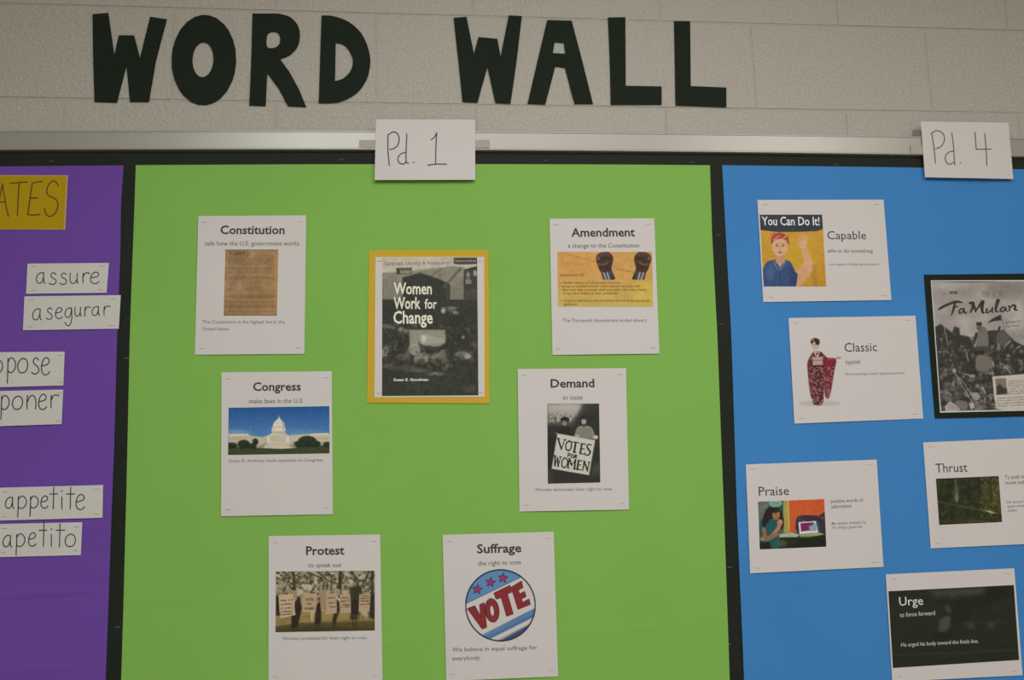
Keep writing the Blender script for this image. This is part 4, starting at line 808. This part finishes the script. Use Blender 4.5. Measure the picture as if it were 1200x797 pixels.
s = Sheet('word_card', 'white card cut by the left edge, its word ending in pose', 'card', k([(-95, 93), (549, 88), (538, 375), (-100, 393)]), M_sheet2, group=CARDS, rim=(.05, .1), bow=.0006)
strokes(s, k, hand([('o', -58, 22, 160, 268), ('p', 62, 135, 145, 265), ('o', 150, 235, 145, 268), ('s', 268, 330, 140, 272), ('e', 352, 420, 140, 280)]), 9.5, HI)
s = Sheet('word_card', 'white card cut by the left edge, its word ending in poner', 'card', k([(-35, 423), (537, 410), (523, 703), (-40, 722)]), M_sheet2, group=CARDS, rim=(.06, .1), bow=.0006)
strokes(s, k, hand([('p', 8, 80, 465, 578), ('o', 105, 192, 465, 578), ('n', 225, 305, 460, 575), ('e', 328, 395, 450, 575), ('r', 425, 500, 455, 565)]), 9.5, HI)
k = Crop(0, 560, 7.97)
s = Sheet('word_card', 'white card with the handwritten word appetite, low on the purple paper', 'card', k([(-12, 93), (963, 67), (957, 373), (-16, 400)]), M_sheet2, group=CARDS, rim=(.06, .12), bow=.0006)
strokes(s, k, hand([('a', 48, 130, 182, 285), ('p', 165, 250, 175, 285), ('p', 280, 360, 175, 280), ('e', 382, 448, 170, 280), ('t', 465, 538, 500, 90, 290, 152), ('i', 578, 180, 290, 123), ('t', 620, 695, 658, 88, 292, 152), ('e', 710, 790, 157, 292)]), 10, HI)
s = Sheet('word_card', 'white card with the handwritten word apetito, lowest card on the purple paper', 'card', k([(-15, 432), (768, 415), (755, 722), (-20, 742)]), M_sheet2, group=CARDS, rim=(.07, .14), bow=.0006)
strokes(s, k, hand([('a', 25, 110, 538, 645), ('p', 150, 235, 528, 640), ('e', 267, 335, 515, 635), ('t', 365, 435, 408, 420, 640, 492), ('i', 480, 530, 640, 480), ('t', 525, 605, 558, 430, 645, 490), ('o', 608, 705, 525, 642)]), 10, HI)
k = Crop(0, 195, 9.378)
mt = Sheet('heading_card', 'golden yellow card with handwritten capitals ATES at the top left', 'sign', k([(-110, 95), (747, 97), (718, 697), (-130, 694)]), M_edge, base=.0151, bow=.0005, staples=False, part='mount')
s = Sheet(None, None, None, k([(-104, 105), (728, 107), (700, 685), (-124, 682)]), M_gold, base=.0156, bow=.0005, parent=mt.root, staples=False, part='face')
strokes(s, k, [[(28, 190), (-10, 380), (-48, 548)], [(28, 190), (60, 400), (92, 548)], [(-18, 388), (55, 390)], [(108, 187), (200, 178), (300, 172)], [(210, 180), (200, 350), (190, 540)], [(355, 182), (330, 350), (305, 530)], [(355, 182), (410, 172), (465, 165)], [(335, 350), (415, 345)], [(305, 530), (370, 535), (440, 528)],
    [(640, 210), (615, 170), (575, 162), (535, 200), (513, 270), (530, 318), (590, 345), (630, 390), (632, 460), (600, 520), (550, 550), (505, 525), (490, 460)]], 13, (86, 58, 24))

# ---- period signs on the rail
k = Crop(410, 130, 6.667)
s = Sheet('period_sign', 'small white sign handwritten Pd. 1 hanging from the rail over the green paper', 'sign', k([(205, 66), (978, 68), (980, 538), (193, 540)]), M_sheet, base=.0220, bow=.0006, staples=False, group='handwritten period signs on the rail')
strokes(s, k, [[(298, 185), (297, 300), (308, 425)], [(300, 187), (335, 165), (370, 175), (385, 215), (375, 265), (345, 292), (312, 302)], [(440, 322), (400, 335), (375, 370), (385, 405), (420, 415), (440, 395)], [(445, 178), (440, 300), (440, 395), (458, 410)], [(498, 402)]], 9, (66, 58, 96))
strokes(s, k, [[(635, 225), (660, 205), (678, 172)], [(678, 172), (672, 290), (670, 415)], [(610, 424), (680, 415), (755, 416)]], 9, (66, 58, 96))
k = Crop(1050, 130, 8)
s = Sheet('period_sign', 'small white sign handwritten Pd. 4 hanging from the rail over the blue paper', 'sign', k([(232, 98), (1054, 110), (1100, 638), (272, 622)]), M_sheet, base=.0220, bow=.0006, staples=False, group='handwritten period signs on the rail', curl=(.005, 8, 6))
strokes(s, k, [[(335, 210), (355, 340), (370, 490)], [(330, 215), (370, 187), (420, 195), (452, 235), (450, 290), (420, 335), (370, 355)], [(540, 378), (500, 385), (465, 420), (468, 470), (500, 502), (545, 480)], [(523, 205), (540, 340), (548, 480), (555, 505)], [(603, 485)]], 9.5, (92, 86, 68))
strokes(s, k, [[(740, 200), (746, 280), (752, 358)], [(752, 360), (890, 358)], [(832, 210), (845, 360), (852, 510)]], 9.5, (92, 86, 68))
